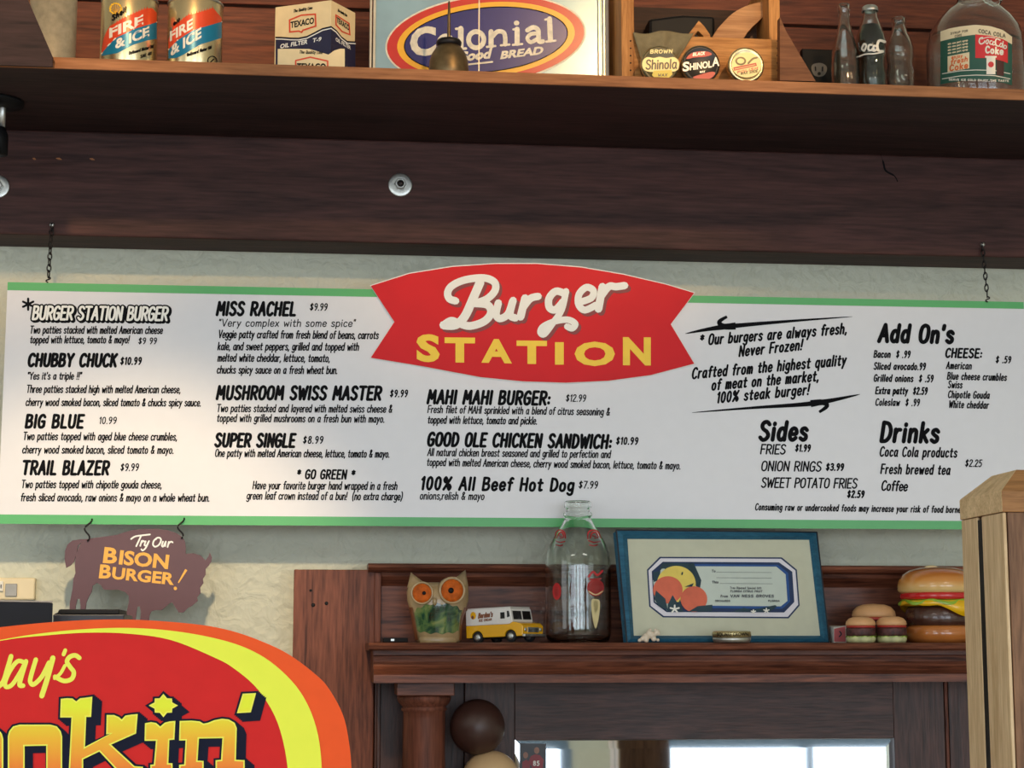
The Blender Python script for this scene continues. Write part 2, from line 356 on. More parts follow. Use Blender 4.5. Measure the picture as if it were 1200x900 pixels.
# ------------------------------------------------------------------ hand lettering (one stroke font, drawn with round brush ends)
GL = {
'A': (5, "0,0 2.6,10 5,0|1,3.5 4.2,3.5"), 'B': (4.8, ".3,0 .3,10|~.3,10 3.5,9.6 4,7.6 3,5.6 .3,5.2|~.3,5.2 3.8,4.8 4.6,2.6 3.5,.4 .3,0"),
'C': (4.7, "~4.6,8.4 3.4,9.9 1.6,9.4 .4,7 .3,3.2 1.3,.5 3,0 4.6,1.5"), 'D': (4.9, ".4,0 .4,10|~.4,10 3.2,9.2 4.7,6 4.4,2.5 2.8,.3 .4,0"),
'E': (4.3, "4.2,10 .4,10 .4,0 4.3,0|.4,5.2 3.6,5.2"), 'F': (4.2, "4.2,10 .4,10 .4,0|.4,5.2 3.6,5.2"),
'G': (4.9, "~4.6,8.4 3.4,9.9 1.6,9.4 .4,7 .3,3.2 1.3,.4 3.2,.1 4.6,1.6|4.6,1.2 4.6,4.8 2.8,4.8"), 'H': (5, ".4,0 .4,10|4.6,0 4.6,10|.4,5.2 4.6,5.2"),
'I': (1, ".5,0 .5,10"), 'J': (3.8, "~3.6,10 3.6,2.5 2.8,.3 1.2,.1 .2,1.8"), 'K': (4.7, ".4,0 .4,10|4.4,10 .4,4.4|1.7,6 4.6,0"), 'L': (4, ".4,10 .4,0 4,0"),
'M': (6, ".2,0 .8,10 3,3.5 5.2,10 5.8,0"), 'N': (5, ".4,0 .4,10 4.6,0 4.6,10"), 'O': (5.1, "~2.5,10 .8,8.8 .2,5 .8,1.2 2.5,0 4.3,1.2 4.9,5 4.3,8.8 2.5,10"),
'P': (4.7, ".4,0 .4,10|~.4,10 3.6,9.6 4.6,7.4 3.6,5.2 .4,4.6"), 'Q': (5.1, "~2.5,10 .8,8.8 .2,5 .8,1.2 2.5,0 4.3,1.2 4.9,5 4.3,8.8 2.5,10|3,2.5 5,-.8"), 'R': (4.8, ".4,0 .4,10|~.4,10 3.6,9.6 4.6,7.4 3.6,5.2 .4,4.6|2.2,4.8 4.7,0"),
'S': (4.7, "~4.4,8.6 3,10 1.2,9.6 .5,7.8 1.4,6 3.4,4.6 4.5,2.6 3.6,.6 1.8,0 .2,1.4"), 'T': (5, "0,10 5,10|2.5,10 2.5,0"),
'U': (5, "~.4,10 .4,3 1.2,.5 2.5,0 3.8,.5 4.6,3 4.6,10"), 'V': (5, "0,10 2.5,0 5,10"), 'W': (6.6, "0,10 1.6,0 3.3,8 5,0 6.6,10"),
'X': (5, "0,0 4.8,10|.2,10 5,0"), 'Y': (5, "0,10 2.5,5 5,10|2.5,5 2.5,0"), 'Z': (5, ".2,10 4.6,10 .2,0 4.8,0"),
'a': (4.4, "~3.8,5.4 2.4,6.5 .9,5.6 .3,3 .9,.6 2.1,.1 3.3,1.4 3.8,4|3.9,6.4 3.8,1 4.4,0"), 'b': (4.3, ".4,10 .4,0|~.4,4.6 1.6,6.3 3.2,6 4,3.4 3.2,.6 1.6,.1 .4,1.6"),
'c': (3.8, "~3.7,5.2 2.5,6.5 1,5.8 .3,3.2 .9,.7 2.2,0 3.7,1.2"), 'd': (4.3, "4,10 3.9,0|~3.9,4.6 2.7,6.4 1.1,6 .3,3.2 1,.6 2.4,.1 3.9,1.7"),
'e': (4, "~.5,3.2 3.7,3.5 3.5,5.6 2.2,6.5 .9,5.6 .3,3.2 .9,.7 2.3,0 3.8,1.2"), 'f': (3.2, "~3.6,9.4 2.6,10 1.7,8.8 1.6,6 1.6,0|.3,6.2 3.1,6.2"),
'g': (4.2, "~3.8,5.2 2.4,6.5 .9,5.8 .3,3.5 .9,1.1 2.2,.6 3.8,2.2|~3.9,6.4 3.8,-1 3,-2.8 1.6,-3 .3,-2"), 'h': (4.1, ".4,10 .4,0|~.4,4.4 1.8,6.3 3.2,6 3.7,4 3.7,0"),
'i': (1, ".5,6.4 .5,0|.5,8.6 .55,9.2"), 'j': (2, "~1.6,6.4 1.6,-1.6 1,-2.8 0,-2.8|1.6,8.6 1.65,9.2"), 'k': (3.9, ".4,10 .4,0|3.5,6.4 .4,2.8|1.4,3.8 3.8,0"), 'l': (1, ".5,10 .5,0"),
'm': (5.9, ".4,6.4 .4,0|~.4,4.4 1.5,6.2 2.5,6 2.9,4.4 2.9,0|~2.9,4.4 4,6.2 5,6 5.5,4.2 5.5,0"), 'n': (4.1, ".4,6.4 .4,0|~.4,4.4 1.8,6.3 3.2,6 3.7,4 3.7,0"),
'o': (4.2, "~2.1,6.5 .8,5.6 .3,3.2 .8,.8 2.1,0 3.4,.8 3.9,3.2 3.4,5.6 2.1,6.5"), 'p': (4.3, ".4,6.4 .4,-3|~.4,4.6 1.6,6.3 3.2,6 4,3.4 3.2,.6 1.6,.1 .4,1.6"),
'q': (4.3, "3.9,6.4 3.9,-3|~3.9,4.6 2.7,6.4 1.1,6 .3,3.2 1,.6 2.4,.1 3.9,1.7"), 'r': (3, ".4,6.4 .4,0|~.4,4 1.4,6 2.9,6.2"),
's': (3.6, "~3.4,5.4 2.2,6.5 .8,6 .6,4.6 1.8,3.5 3.2,2.4 3.2,.8 1.9,0 .3,1"), 't': (3.3, "~1.6,9 1.5,1.6 2,.2 3.2,.6|.2,6.3 3.2,6.3"),
'u': (4.1, "~.4,6.4 .4,2 1.2,.2 2.4,.4 3.6,2|3.7,6.4 3.7,0"), 'v': (3.8, ".2,6.4 1.9,0 3.6,6.4"), 'w': (5.6, ".2,6.4 1.4,0 2.8,5 4.2,0 5.4,6.4"),
'x': (3.8, ".2,0 3.6,6.4|.3,6.4 3.7,0"), 'y': (3.9, ".2,6.4 1.9,.6|3.7,6.4 1.9,.4 .8,-3"), 'z': (3.8, ".3,6.4 3.5,6.4 .3,0 3.6,0"),
'0': (4.3, "~2.1,10 .8,8.6 .3,5 .8,1.4 2.1,0 3.4,1.4 3.9,5 3.4,8.6 2.1,10"), '1': (2.2, ".3,8 1.6,10 1.6,0"), '2': (4.3, "~.4,8 1.4,9.9 3.2,9.6 3.8,7.6 2.6,4.6 .4,.2|.4,.1 4,.1"),
'3': (4.2, "~.5,9 2,10 3.6,8.8 3.4,6.4 1.8,5.4|~1.8,5.4 3.8,4.4 3.9,1.8 2.4,.1 .4,.9"), '4': (4.4, "3,0 3.2,10 .3,3 4.2,3"), '5': (4.3, "3.8,10 1,10 .7,5.6|~.7,5.6 2.8,6 3.9,3.6 3,.6 1.4,0 .3,.9"),
'6': (4.2, "~3.4,9.6 1.4,7.6 .4,3.6 1,.6 2.4,.1 3.7,1.6 3.6,4 2.2,5.2 .7,3.8"), '7': (4.2, ".3,10 4,10 1.4,0"), '8': (4.2, "~2.1,5.4 .7,7 .9,9.2 2.1,10 3.4,9.2 3.5,7 2.1,5.4 .5,3.6 .6,1 2.1,0 3.6,1 3.7,3.6 2.1,5.4"),
'9': (4.2, "~3.6,6.4 2.2,4.8 .8,5.8 .5,8.2 1.6,9.9 3,9.4 3.7,7 3.2,3 1.6,0"), '$': (4.4, "~3.8,8 2.6,9 1.1,8.6 .6,7.2 1.4,5.7 3,4.5 3.7,2.8 2.9,1.2 1.5,1 .3,2.2|2.1,10.3 2.1,-.3"),
'&': (4.8, "~4.6,.2 1.2,7 1.2,9 2.2,10 3.2,9 2.8,7.2 .8,4 .4,2 1.2,.3 2.6,.3 4.6,4"), '.': (1, ".5,0 .55,.5"), ',': (1, ".7,.7 .2,-1.4"), '!': (1.4, "1,10 .6,3|.4,0 .45,.5"),
':': (1, ".5,1 .55,1.5|.5,5 .55,5.5"), '"': (2, ".4,10 .3,7.8|1.6,10 1.5,7.8"), "'": (1, ".6,10 .4,7.8"), '*': (3.4, "1.7,9.6 1.7,5.2|.2,8.6 3.2,6.2|.2,6.2 3.2,8.6"), '%': (6, "~1.3,10 .3,8.2 1.3,6 2.3,8.2 1.3,10|5.4,10 .6,0|~4.7,4 3.7,2 4.7,0 5.7,2 4.7,4"),
'(': (2, "~1.8,11 .5,8 .3,3 1.4,-1.5"), ')': (2, "~.2,11 1.6,8 1.6,3 .3,-1.5"), '-': (2.8, ".3,4 2.5,4"), '/': (3, "0,-1 3,11"), ' ': (2.6, "")}
GC = {}
def glyph(ch):
    if ch not in GC:
        w, d = GL[ch]; st = []
        for part in d.split('|'):
            if not part: continue
            sm = part[0] == '~'
            p = [tuple(float(t) for t in q.split(',')) for q in part.lstrip('~').split()]
            st.append(cat(p, 4) if sm else p)
        GC[ch] = (w, st)
    return GC[ch]
def write(mb, txt, x0, x1, b0, b1, cap, sw, fn, slant=.15, gap=None, dx=0, dy=0):
    gap = gap or (1.35 if sw < cap * .17 else 2.1)
    tot = sum(glyph(c)[0] + gap for c in txt) - gap
    k = (x1 - x0 - slant * cap * .8) / tot; u = 0
    for ch in txt:
        w, st = glyph(ch)
        for s_ in st:
            q = []
            for (a, v) in s_:
                t = (u + a) / tot
                q.append((x0 + (u + a) * k + slant * v * cap / 10 + dx, b0 + (b1 - b0) * t - v * cap / 10 + dy))
            mb.ribbon(q, sw, fn)
        u += w + gap
def bfont(txt, off=0.0):
    cu = bpy.data.curves.new('t', 'FONT'); cu.body = txt; cu.fill_mode = 'FRONT'; cu.offset = off; cu.resolution_u = 3
    o = bpy.data.objects.new('t', cu); COL.objects.link(o)
    dg = bpy.context.evaluated_depsgraph_get(); dg.update()
    me = o.evaluated_get(dg).to_mesh()
    v = [(p.co.x, p.co.y) for p in me.vertices]; f = [list(p.vertices) for p in me.polygons]
    o.evaluated_get(dg).to_mesh_clear()
    bpy.data.objects.remove(o); bpy.data.curves.remove(cu)
    return v, f
CAPH = {}
def block(mb, txt, x0, x1, b0, b1, cap, fn, off=.02, slant=0.0, dx=0, dy=0):      # heavy printed capitals
    v, f = bfont(txt, off)
    if off not in CAPH:
        hv, _ = bfont('H', off); CAPH[off] = (min(p[1] for p in hv), max(p[1] for p in hv))
    lo, hi = CAPH[off]
    xa = min(p[0] for p in v); xb = max(p[0] for p in v)
    ids = []
    for (x, y) in v:
        t = (x - xa) / (xb - xa); h = (y - lo) / (hi - lo)
        ids.append(mb.pt(fn(x0 + (x1 - x0 - slant * cap) * t + slant * h * cap + dx, b0 + (b1 - b0) * t - h * cap + dy)))
    for q in f: mb.face([ids[k] for k in q])

# ================================================================== THE SETTING
def wallmat():
    m, nt, b = newmat('wall plaster')
    tc = nt.nodes.new('ShaderNodeTexCoord')
    n = nt.nodes.new('ShaderNodeTexNoise'); n.inputs['Scale'].default_value = 3; n.inputs['Detail'].default_value = 5
    nt.links.new(tc.outputs['Object'], n.inputs['Vector'])
    cr = nt.nodes.new('ShaderNodeValToRGB')
    cr.color_ramp.elements[0].color = rgb(190, 193, 174); cr.color_ramp.elements[1].color = rgb(206, 206, 188)
    nt.links.new(n.outputs['Fac'], cr.inputs['Fac']); nt.links.new(cr.outputs['Color'], b.inputs['Base Color'])
    b.inputs['Roughness'].default_value = .55
    a = nt.nodes.new('ShaderNodeTexNoise'); a.inputs['Scale'].default_value = 26; a.inputs['Detail'].default_value = 3; a.inputs['Distortion'].default_value = 1.2
    c = nt.nodes.new('ShaderNodeTexVoronoi'); c.inputs['Scale'].default_value = 60
    nt.links.new(tc.outputs['Object'], a.inputs['Vector']); nt.links.new(tc.outputs['Object'], c.inputs['Vector'])
    ad = nt.nodes.new('ShaderNodeMath'); ad.operation = 'MULTIPLY_ADD'; ad.inputs[1].default_value = .35
    nt.links.new(c.outputs['Distance'], ad.inputs[0]); nt.links.new(a.outputs['Fac'], ad.inputs[2])
    bp = nt.nodes.new('ShaderNodeBump'); bp.inputs['Strength'].default_value = .55; bp.inputs['Distance'].default_value = .012
    nt.links.new(ad.outputs[0], bp.inputs['Height']); nt.links.new(bp.outputs['Normal'], b.inputs['Normal'])
    return m
M['wall'] = wallmat()
M['roomwall'] = mat('pale plaster', rgb(214, 214, 196), .7, bump=.2, bs=40)
M['ceil'] = mat('white ceiling', rgb(225, 222, 212), .8)
M['floor'] = mat('pale worn floor tiles', rgb(196, 180, 160), .5, var=.1, ns=3)
M['winframe'] = mat('blue grey window frame', rgb(92, 122, 150), .5)
M['winpost'] = wood('brown window post', rgb(86, 66, 54), rgb(124, 100, 84), 'z', 1, .5)
XW, YB, ZC = 4.6, -7.3, 3.6
struct(MB().box((-XW, -.0, 0), (XW, .12, ZC)), 'wall_front', 'wall')
struct(MB().box((-XW - .12, YB, 0), (-XW, .12, ZC)), 'wall_left', 'roomwall')
struct(MB().box((XW, YB, 0), (XW + .12, .12, ZC)), 'wall_right', 'roomwall')
struct(MB().box((-XW - .12, YB - .1, -.1), (XW + .12, .12, 0)), 'floor', 'floor')
struct(MB().box((-XW - .12, YB - .1, ZC), (XW + .12, .12, ZC + .1)), 'ceiling', 'ceil')
wb = MB()
WX = [(-4.3, -1.7), (-1.1, 1.5), (1.9, 4.5)]
wb.box((-XW, YB - .1, 0), (XW, YB, .7)); wb.box((-XW, YB - .1, 2.8), (XW, YB, ZC))
for a, b in ((-XW, -4.3), (-1.7, -1.1), (1.5, 1.9), (4.5, XW)): wb.box((a, YB - .1, .7), (b, YB, 2.8))
struct(wb, 'wall_back', 'roomwall')
for k, (a, b) in enumerate(WX):
    w = MB(); y0, y1 = YB - .08, YB - .02
    w.box((a, y0, .7), (a + .07, y1, 2.8)); w.box((b - .07, y0, .7), (b, y1, 2.8))
    w.box((a + .07, y0, .7), (b - .07, y1, .77)); w.box((a + .07, y0, 2.73), (b - .07, y1, 2.8))
    mid = a + 1.0
    w.box((mid, y0, .77), (mid + .05, y1, 2.73)); w.box((a + .07, y0, 1.62), (b - .07, y1, 1.67))
    struct(w, 'window_%d' % (k + 1), 'winframe')

w = MB()
for a_, b_ in (((-4.6, -4.4, .9), (-4.53, -4.33, 2.9)), ((-4.6, -2.07, .9), (-4.53, -2.0, 2.9)), ((-4.6, -4.33, .9), (-4.53, -2.07, .97)), ((-4.6, -4.33, 2.83), (-4.53, -2.07, 2.9)), ((-4.6, -3.22, .97), (-4.55, -3.17, 2.83))): w.box(a_, b_)
struct(w, 'window_4', 'winframe')  # added frame around the left-wall light, the wall behind it is solid
# ---------------------------------------------------------------- beam, shelf
YBF, YSF, YSG = -.115, -.505, -.125          # beam front, shelf front, menu sign front
ZB0 = A(600, 288, YBF).z                     # underside of the beam
ZS0 = A(600, 97.5, YSF).z; ZS1 = A(600, 84.5, YSF).z   # shelf underside and top
XL, XR = -1.9, 1.9
b = MB().box((XL, YBF, ZB0), (XR, 0, ZS0))
t = thing('timber_beam', (0, YBF, ZB0), 'long dark brown timber beam on the wall above the menu board', 'beam')
b.build('beam_body', 'beam', t, bev=.004)
fk = plY(YBF, .0003)
q = MB()
q.ribbon(cat([(1031, 178), (1035, 190), (1038, 200), (1048, 206), (1052, 213)], 4), [.4] * 4 + [2.2] * 8 + [1.2] * 6, fk); q.build('crack', 'ink', t)
for x, y, a in ((69, 186, 3.4), (108, 186.5, 3), (40, 186, 2)):
    q = MB(); q.ribbon([(x - a, y - .6), (x, y), (x + a, y + 1)], [.6, 2.6, .8], fk); q.build('dent', 'shelf', t)
sh = thing('display_shelf', (0, YSF, ZS0), 'long brown wooden shelf above the dark beam, with planked back', 'shelf')
MB().box((XL, YSF + .0052, ZS0), (XR, 0, ZS1)).build('shelf_board', 'shelfdark', sh)
MB().box((XL, YSF, ZS0), (XR, YSF + .005, ZS1)).build('shelf_edge', 'shelf', sh, bev=.001)['label'] = 'lighter brown front edge'
zj = A(600, 18, -.02).z
struct(MB().box((XL, -.02, ZS1 + .0003), (XR, -.0003, zj - .003)), 'trim_1', 'shelfback', bev=.002)
struct(MB().box((XL, -.024, zj + .002), (XR, -.0003, 2.97)), 'trim_2', 'shelfback', bev=.002)
eb = [(-60, -90), (5, -90), (33, 0), (61.5, 66), (61.5, 78), (-60, 74)]
c_ = A(20, 70, YSF - .02); ebt = thing('slanted_end_board', (c_.x, YSF - .02, ZS0), 'dark slanted board closing the left end of the upper shelf', 'board')
MB().slab(eb, plY(YSF - .0405), (0, .005, 0)).build('dark_face', 'shelfdark', ebt)
eb2 = [(-60, -90), (5, -90), (33, 0), (61.3, 65.5), (61.3, 66.5), (-60, 62)]
MB().slab(eb2, plY(YSF - .0353), (0, .0345, 0)).build('board_core', 'shelf', ebt, bev=.001)['label'] = 'lighter brown board edge'
br = [(914, 20), (922, 38), (956, 95.2), (914, 94.2)]
p_ = [A(x, y, -.41) for x, y in br]; dz = min(v.z for v in p_) - ZS1
o = MB().slab(br, plY(-.41), (0, .02, 0)); o.v = [Vector((v.x, v.y, max(v.z, ZS1 + .0003))) for v in o.v]
tag(o.build('corner_brace', 'brace', None, base=(p_[0].x, -.40, ZS1)), 'triangular brown wood brace between the shoeshine crate and the power outlet', 'brace')

def bolt(px, py, label):
    c = A(px, py, YBF); r = 14 * mpp(px, py, YBF)
    t = thing('hex_bolt', c, label, 'bolt', 'bolts in the beam')
    rot = Matrix.Translation(c) @ Matrix.Rotation(R(90), 4, 'X')
    w = MB(rot); w.lathe([(0, 0), (r, 0), (r, .0022), (r * .93, .003), (.6 * r, .003), (0, .003)], (0, 0, 0), 36); w.build('washer', 'zinc', t)
    n = MB(rot); hr = r * .5
    n.lathe([(0, .003), (hr * .86, .003), (hr, .005), (hr, .012), (hr * .86, .014), (hr * .62, .014), (hr * .6, .009), (0, .009)], (0, 0, 0), 6)
    n.build('hex_nut', 'zinc', t, smooth=False)
    s_ = MB(rot); s_.lathe([(0, .007), (hr * .58, .007), (hr * .58, .016), (hr * .45, .019), (0, .019)], (0, 0, 0), 18); s_.build('bolt_end', 'iron', t)
bolt(469, 217, 'zinc bolt with washer in the dark beam above the red logo')
bolt(-3, 219, 'zinc bolt with washer at the left end of the beam, cut by the frame')

# round black lamp canopy under the shelf
c = A(-6, 127, -.30); c.z = ZS0
t = thing('lamp_canopy', c, 'black round ceiling canopy with thin stem under the left end of the shelf', 'lamp')
m1 = mpp(0, 127, -.30)
MB().lathe([(0, 0 + c.z), (33 * m1, c.z), (33 * m1, c.z - .006), (24 * m1, c.z - .012), (0, c.z - .014)], c, 40).build('canopy_plate', 'black', t)
MB().lathe([(.006, c.z - .013), (.006, c.z - .05), (.0, c.z - .05)], c + Vector((.014, 0, 0)), 12).build('stem', 'zinc', t)
MB().lathe([(0, c.z - .045), (.014, c.z - .05), (.02, c.z - .065), (.02, c.z - .10), (0, c.z - .10)], c + Vector((.006, 0, 0)), 20).build('socket', 'black', t)

# ================================================================== MENU SIGN
ms = thing('menu_sign', A(600, 618, YSG), 'wide white hanging menu board with green top and bottom borders', 'menu board')
TL, TR, BL, BR = (9, 330.5), (1199.5, 354), (-3, 613.8), (1212, 621)
sf = plY(YSG)
b = MB().slab([TL, TR, BR, BL], sf, (0, .007, 0)); b.build('sign_panel', 'signwhite', ms)
def LP(a, c, t): return (a[0] + (c[0] - a[0]) * t, a[1] + (c[1] - a[1]) * t)
s1 = plY(YSG, .0005)
g = MB(); 
g.fill([[TL, TR, (1199.8, 362), (8.6, 340)]], s1); g.fill([[(-2.6, 602.8), (1211.6, 611), BR, BL]], s1)
g.build('green_border', 'green', ms)
L = MB(); f = plY(YSG, .0008)
T = [  # text, x0, x1, baseline left, baseline right, cap height, stroke
("Two patties stacked with melted American cheese", 35, 191, 390.5, 391, 8.4, 1.15), ("topped with lettuce, tomato & mayo!", 35, 152, 402, 402, 8.4, 1.15), ("$9 99", 162, 184, 403, 403, 7, 1),
("CHUBBY CHUCK", 33, 137, 428.8, 429.2, 14, 3), ("$10.99", 141, 166, 427, 427, 8, 1.5), ("\"Yes it's a triple !!\"", 32, 96, 444.5, 444.5, 8.2, 1.15),
("Three patties stacked high with melted American cheese,", 31, 212, 460, 460.5, 8.6, 1.15), ("cherry wood smoked bacon, sliced tomato & chucks spicy sauce.", 30, 236, 475.3, 476, 8.6, 1.15),
("BIG BLUE", 30, 98, 500.8, 501, 14.4, 3), ("10.99", 116, 137, 496.5, 496.5, 7.6, 1), ("Two patties topped with aged blue cheese crumbles,", 27, 208, 515.3, 516, 8.8, 1.2),
("cherry wood smoked bacon, sliced tomato & mayo.", 26, 204, 531, 531.5, 8.8, 1.2), ("TRAIL BLAZER", 26, 128, 555.5, 555.8, 15, 3), ("$9.99", 141, 163, 551.5, 551.5, 8, 1.1),
("Two patties topped with chipotle gouda cheese,", 25, 190, 571.6, 572.2, 8.8, 1.2), ("fresh sliced avocado, raw onions & mayo on a whole wheat bun.", 24, 246, 587, 587.5, 8.8, 1.2),
("MISS RACHEL", 254, 347, 369, 369.4, 14.8, 3), ("$9.99", 363, 384, 363.5, 363.7, 7.8, 1.1), ('"Very complex with some spice"', 256, 417, 382.4, 382.8, 8.4, .95),
("Veggie patty crafted from fresh blend of beans, carrots", 256, 444, 395.8, 397, 8.8, 1.2), ("kale, and sweet peppers, grilled and topped with", 255, 421, 410, 410.6, 8.8, 1.2),
("melted white cheddar, lettuce, tomato,", 255, 387, 423.4, 424, 8.8, 1.2), ("chucks spicy sauce on a fresh wheat bun.", 254, 396, 437.4, 438, 8.8, 1.2),
("MUSHROOM SWISS MASTER", 254, 447, 467.5, 468.2, 14.8, 3), ("$9.99", 457, 478, 465, 465, 7.8, 1.3), ("Two patties stacked and layered with melted swiss cheese &", 254, 460, 482.5, 483.3, 8.6, 1.15),
("topped with grilled mushrooms on a fresh bun with mayo.", 254, 451, 494, 495, 8.6, 1.15), ("SUPER SINGLE", 252, 346, 523, 523.5, 14.6, 3), ("$8.99", 355, 379, 519.5, 519.5, 8, 1.2),
("One patty with melted American cheese, lettuce, tomato & mayo.", 252, 457, 535, 536, 8.6, 1.15), ("* GO GREEN *", 348, 416, 560.6, 561.2, 10, 1.9),
("Have your favorite burger hand wrapped in a fresh", 296, 466, 573, 573.8, 9, 1.15), ("green leaf crown instead of a bun!  (no extra charge)", 289, 472, 585, 586, 8.8, 1.15),
("MAHI MAHI BURGER:", 501, 645, 472.4, 474, 14.8, 3), ("$12.99", 663, 687, 470.3, 470.6, 7.8, 1), ("Fresh filet of MAHI sprinkled with a blend of citrus seasoning &", 501, 715, 483.6, 486.6, 8.4, 1.1),
("topped with lettuce, tomato and pickle.", 501, 630, 496, 497.2, 8.6, 1.15), ("GOOD OLE CHICKEN SANDWICH:", 501, 717, 522, 525, 14.8, 3), ("$10.99", 722, 748, 520.4, 520.8, 7.8, 1.4),
("All natural chicken breast seasoned and grilled to perfection and", 501, 716, 534, 536.5, 8.6, 1.1), ("topped with melted American cheese, cherry wood smoked bacon, lettuce, tomato & mayo.", 500, 798, 545.6, 549.8, 8.6, 1.1),
("100% All Beef Hot Dog", 493, 673, 573.3, 575.4, 14.2, 2.7), ("$7.99", 678, 701, 572, 572.3, 8, 1.1), ("onions,relish & mayo", 492, 568, 585, 585.6, 8.6, 1.1),
("* Our burgers are always fresh,", 820, 993, 404.5, 390.6, 12, 2), ("Never Frozen!", 866, 941, 417.6, 409.6, 12, 2), ("Crafted from the highest quality", 811, 992, 443.6, 427.6, 12.2, 2),
("of meat on the market,", 834, 960, 457, 446.2, 12, 2), ("100% steak burger!", 840, 949, 472, 462, 12, 2),
("Add On's", 1030, 1118, 400, 401.4, 19.5, 4.1), ("Bacon  $ .99", 1024, 1067, 418.7, 419.2, 7.8, 1.3), ("Sliced avocado.99", 1024, 1085, 432.8, 433.4, 7.8, 1.3), ("Grilled onions  $ .59", 1024, 1094, 446.8, 447.6, 7.8, 1.3),
("Extra patty  $2.59", 1026, 1087, 461.4, 462.2, 7.8, 1.4), ("Coleslaw  $ .99", 1026, 1078, 475, 475.6, 7.8, 1.2), ("CHEESE:", 1108, 1151, 418.5, 419.2, 10, 2), ("$ .59", 1167, 1185, 425, 425.3, 7.4, 1.3),
("American", 1109, 1139, 432, 432.6, 8, 1.2), ("Blue cheese crumbles", 1110, 1180, 444.4, 446, 8, 1.2), ("Swiss", 1111, 1128, 454.4, 454.8, 8, 1.2), ("Chipotle Gouda", 1111, 1160, 466, 467, 8, 1.2), ("White cheddar", 1112, 1159, 477.6, 478.6, 8, 1.2),
("Sides", 890, 947, 515.5, 515.5, 21, 4.2), ("FRIES", 891, 921, 531.8, 532, 10.8, 1.5), ("$1.99", 932, 950, 528.8, 529, 7.6, 1.5), ("ONION RINGS", 892, 963, 551.5, 552.2, 11, 1.5), ("$3.99", 968, 989, 551, 551.2, 7.6, 1.6),
("SWEET POTATO FRIES", 892, 1005, 571, 572, 11, 1.5), ("$2.59", 993, 1013, 582.8, 583, 7.6, 1.6), ("Drinks", 1032, 1101, 517, 518, 22, 4.2), ("Coca Cola products", 1031, 1122, 534.4, 535.8, 10.8, 1.6),
("Fresh brewed tea", 1032, 1114, 554.8, 556, 10.8, 1.6), ("Coffee", 1033, 1064, 574.4, 575.2, 11, 1.6), ("$2.25", 1131, 1151, 546.6, 546.9, 7.8, 1.1),
("Consuming raw or undercooked foods may increase your risk of food borne", 885, 1126, 597.6, 600.8, 7.4, 1.15)]
for (tx, x0, x1, b0, b1, cp, sw) in T: write(L, tx, x0, x1, b0, b1, cp, sw * (1.16 if sw < 1.8 else 1.14), f)
# the two brush flourishes
def flourish(pts, wd, curl, cw):
    q = cat(pts, 6); n = len(q)
    L.ribbon(q, [wd(i / (n - 1)) for i in range(n)], f); q = cat(curl, 5); n = len(q); L.ribbon(q, [cw(i / (n - 1)) for i in range(n)], f)
flourish([(803, 391), (835, 385), (870, 381), (930, 376), (999, 371)], lambda t: .3 + 5.8 * max(0, 1 - abs(t - .34) / (.34 if t < .34 else .66)) ** .8, [(862, 382), (848, 382.5), (843, 377), (852, 371)], lambda t: 8.5 - 5.5 * t)
flourish([(811, 483.5), (880, 478), (940, 474), (970, 470), (1008, 462)], lambda t: .3 + 6 * max(0, 1 - abs(t - .68) / (.68 if t < .68 else .32)) ** .8, [(950, 473), (964, 471.5), (969, 476), (960, 483)], lambda t: 8.5 - 5.5 * t)
# asterisk and black backing of the outlined heading
for a, c in (((33, 350), (33, 363)), ((27, 353.5), (39.5, 359.5)), ((27, 359.5), (39, 353.5))): L.ribbon([a, c], 2.6, f)
for dx, dy in ((0, 0), (.8, .6), (1.6, 1.2)): write(L, "BURGER STATION BURGER", 38, 197, 374, 375.2, 15, 6.2, f, gap=1.5, dx=dx, dy=dy)
L.build('lettering', 'ink', ms)
L2 = MB(); write(L2, "BURGER STATION BURGER", 38, 197, 374, 375.2, 15, 2.7, plY(YSG, .0011), gap=1.5); L2.build('lettering', 'white', ms)['label'] = 'white heading letters with black outline'
# logo panel
lg = [(434.7, 335), (480, 320.7), (530, 312.7), (580, 309.3), (630, 309.3), (680, 313.3), (730, 321.7), (780, 333.3), (813.5, 343.3), (786, 380), (813.5, 426), (763, 439.3), (713, 446), (663, 448.3), (613, 446.7), (563, 441.7), (497, 429.3), (434.7, 419), (462.3, 377)]
YLG = YSG - .006
cx_, cy_ = 624, 379
lgw = [(cx_ + (x - cx_) * 1.006, cy_ + (y - cy_) * 1.016) for x, y in lg]
MB().slab(lgw, plY(YSG - .003), (0, .0028, 0)).build('logo_edge', 'white', ms)
lp = MB().slab(lg, plY(YLG), (0, .0029, 0)).build('logo_panel', 'red', ms); lp['label'] = 'red fish-tail logo panel'
Z3 = lambda pts: zs(pts, 3, 430, 300)
BUR = [([(312, 158), (290, 150), (284, 128), (300, 104), (345, 84), (410, 77), (448, 92), (450, 122), (420, 152), (378, 166)], 8), ([(378, 166), (424, 172), (436, 200), (412, 230), (362, 246), (322, 236), (296, 228), (272, 242)], 8.5), ([(398, 92), (372, 152), (344, 212), (312, 242), (270, 243)], 9.5),
 ([(462, 165), (454, 205), (468, 220), (496, 204), (512, 160)], 8), ([(514, 156), (503, 206), (522, 218)], 8), ([(556, 148), (540, 214)], 8.5), ([(548, 182), (574, 150), (602, 142)], 8),
 ([(696, 132), (664, 124), (640, 150), (642, 182), (664, 188), (690, 160)], 8), ([(700, 124), (684, 190), (652, 238), (624, 274), (610, 268), (620, 248), (660, 230), (706, 224), (732, 238), (722, 254), (704, 248)], 7), ([(742, 164), (788, 148), (796, 122), (772, 110), (746, 134), (744, 170), (766, 190), (806, 172)], 7.5),
 ([(828, 108), (814, 186)], 8.5), ([(820, 146), (850, 108), (876, 108), (906, 104)], 8)]
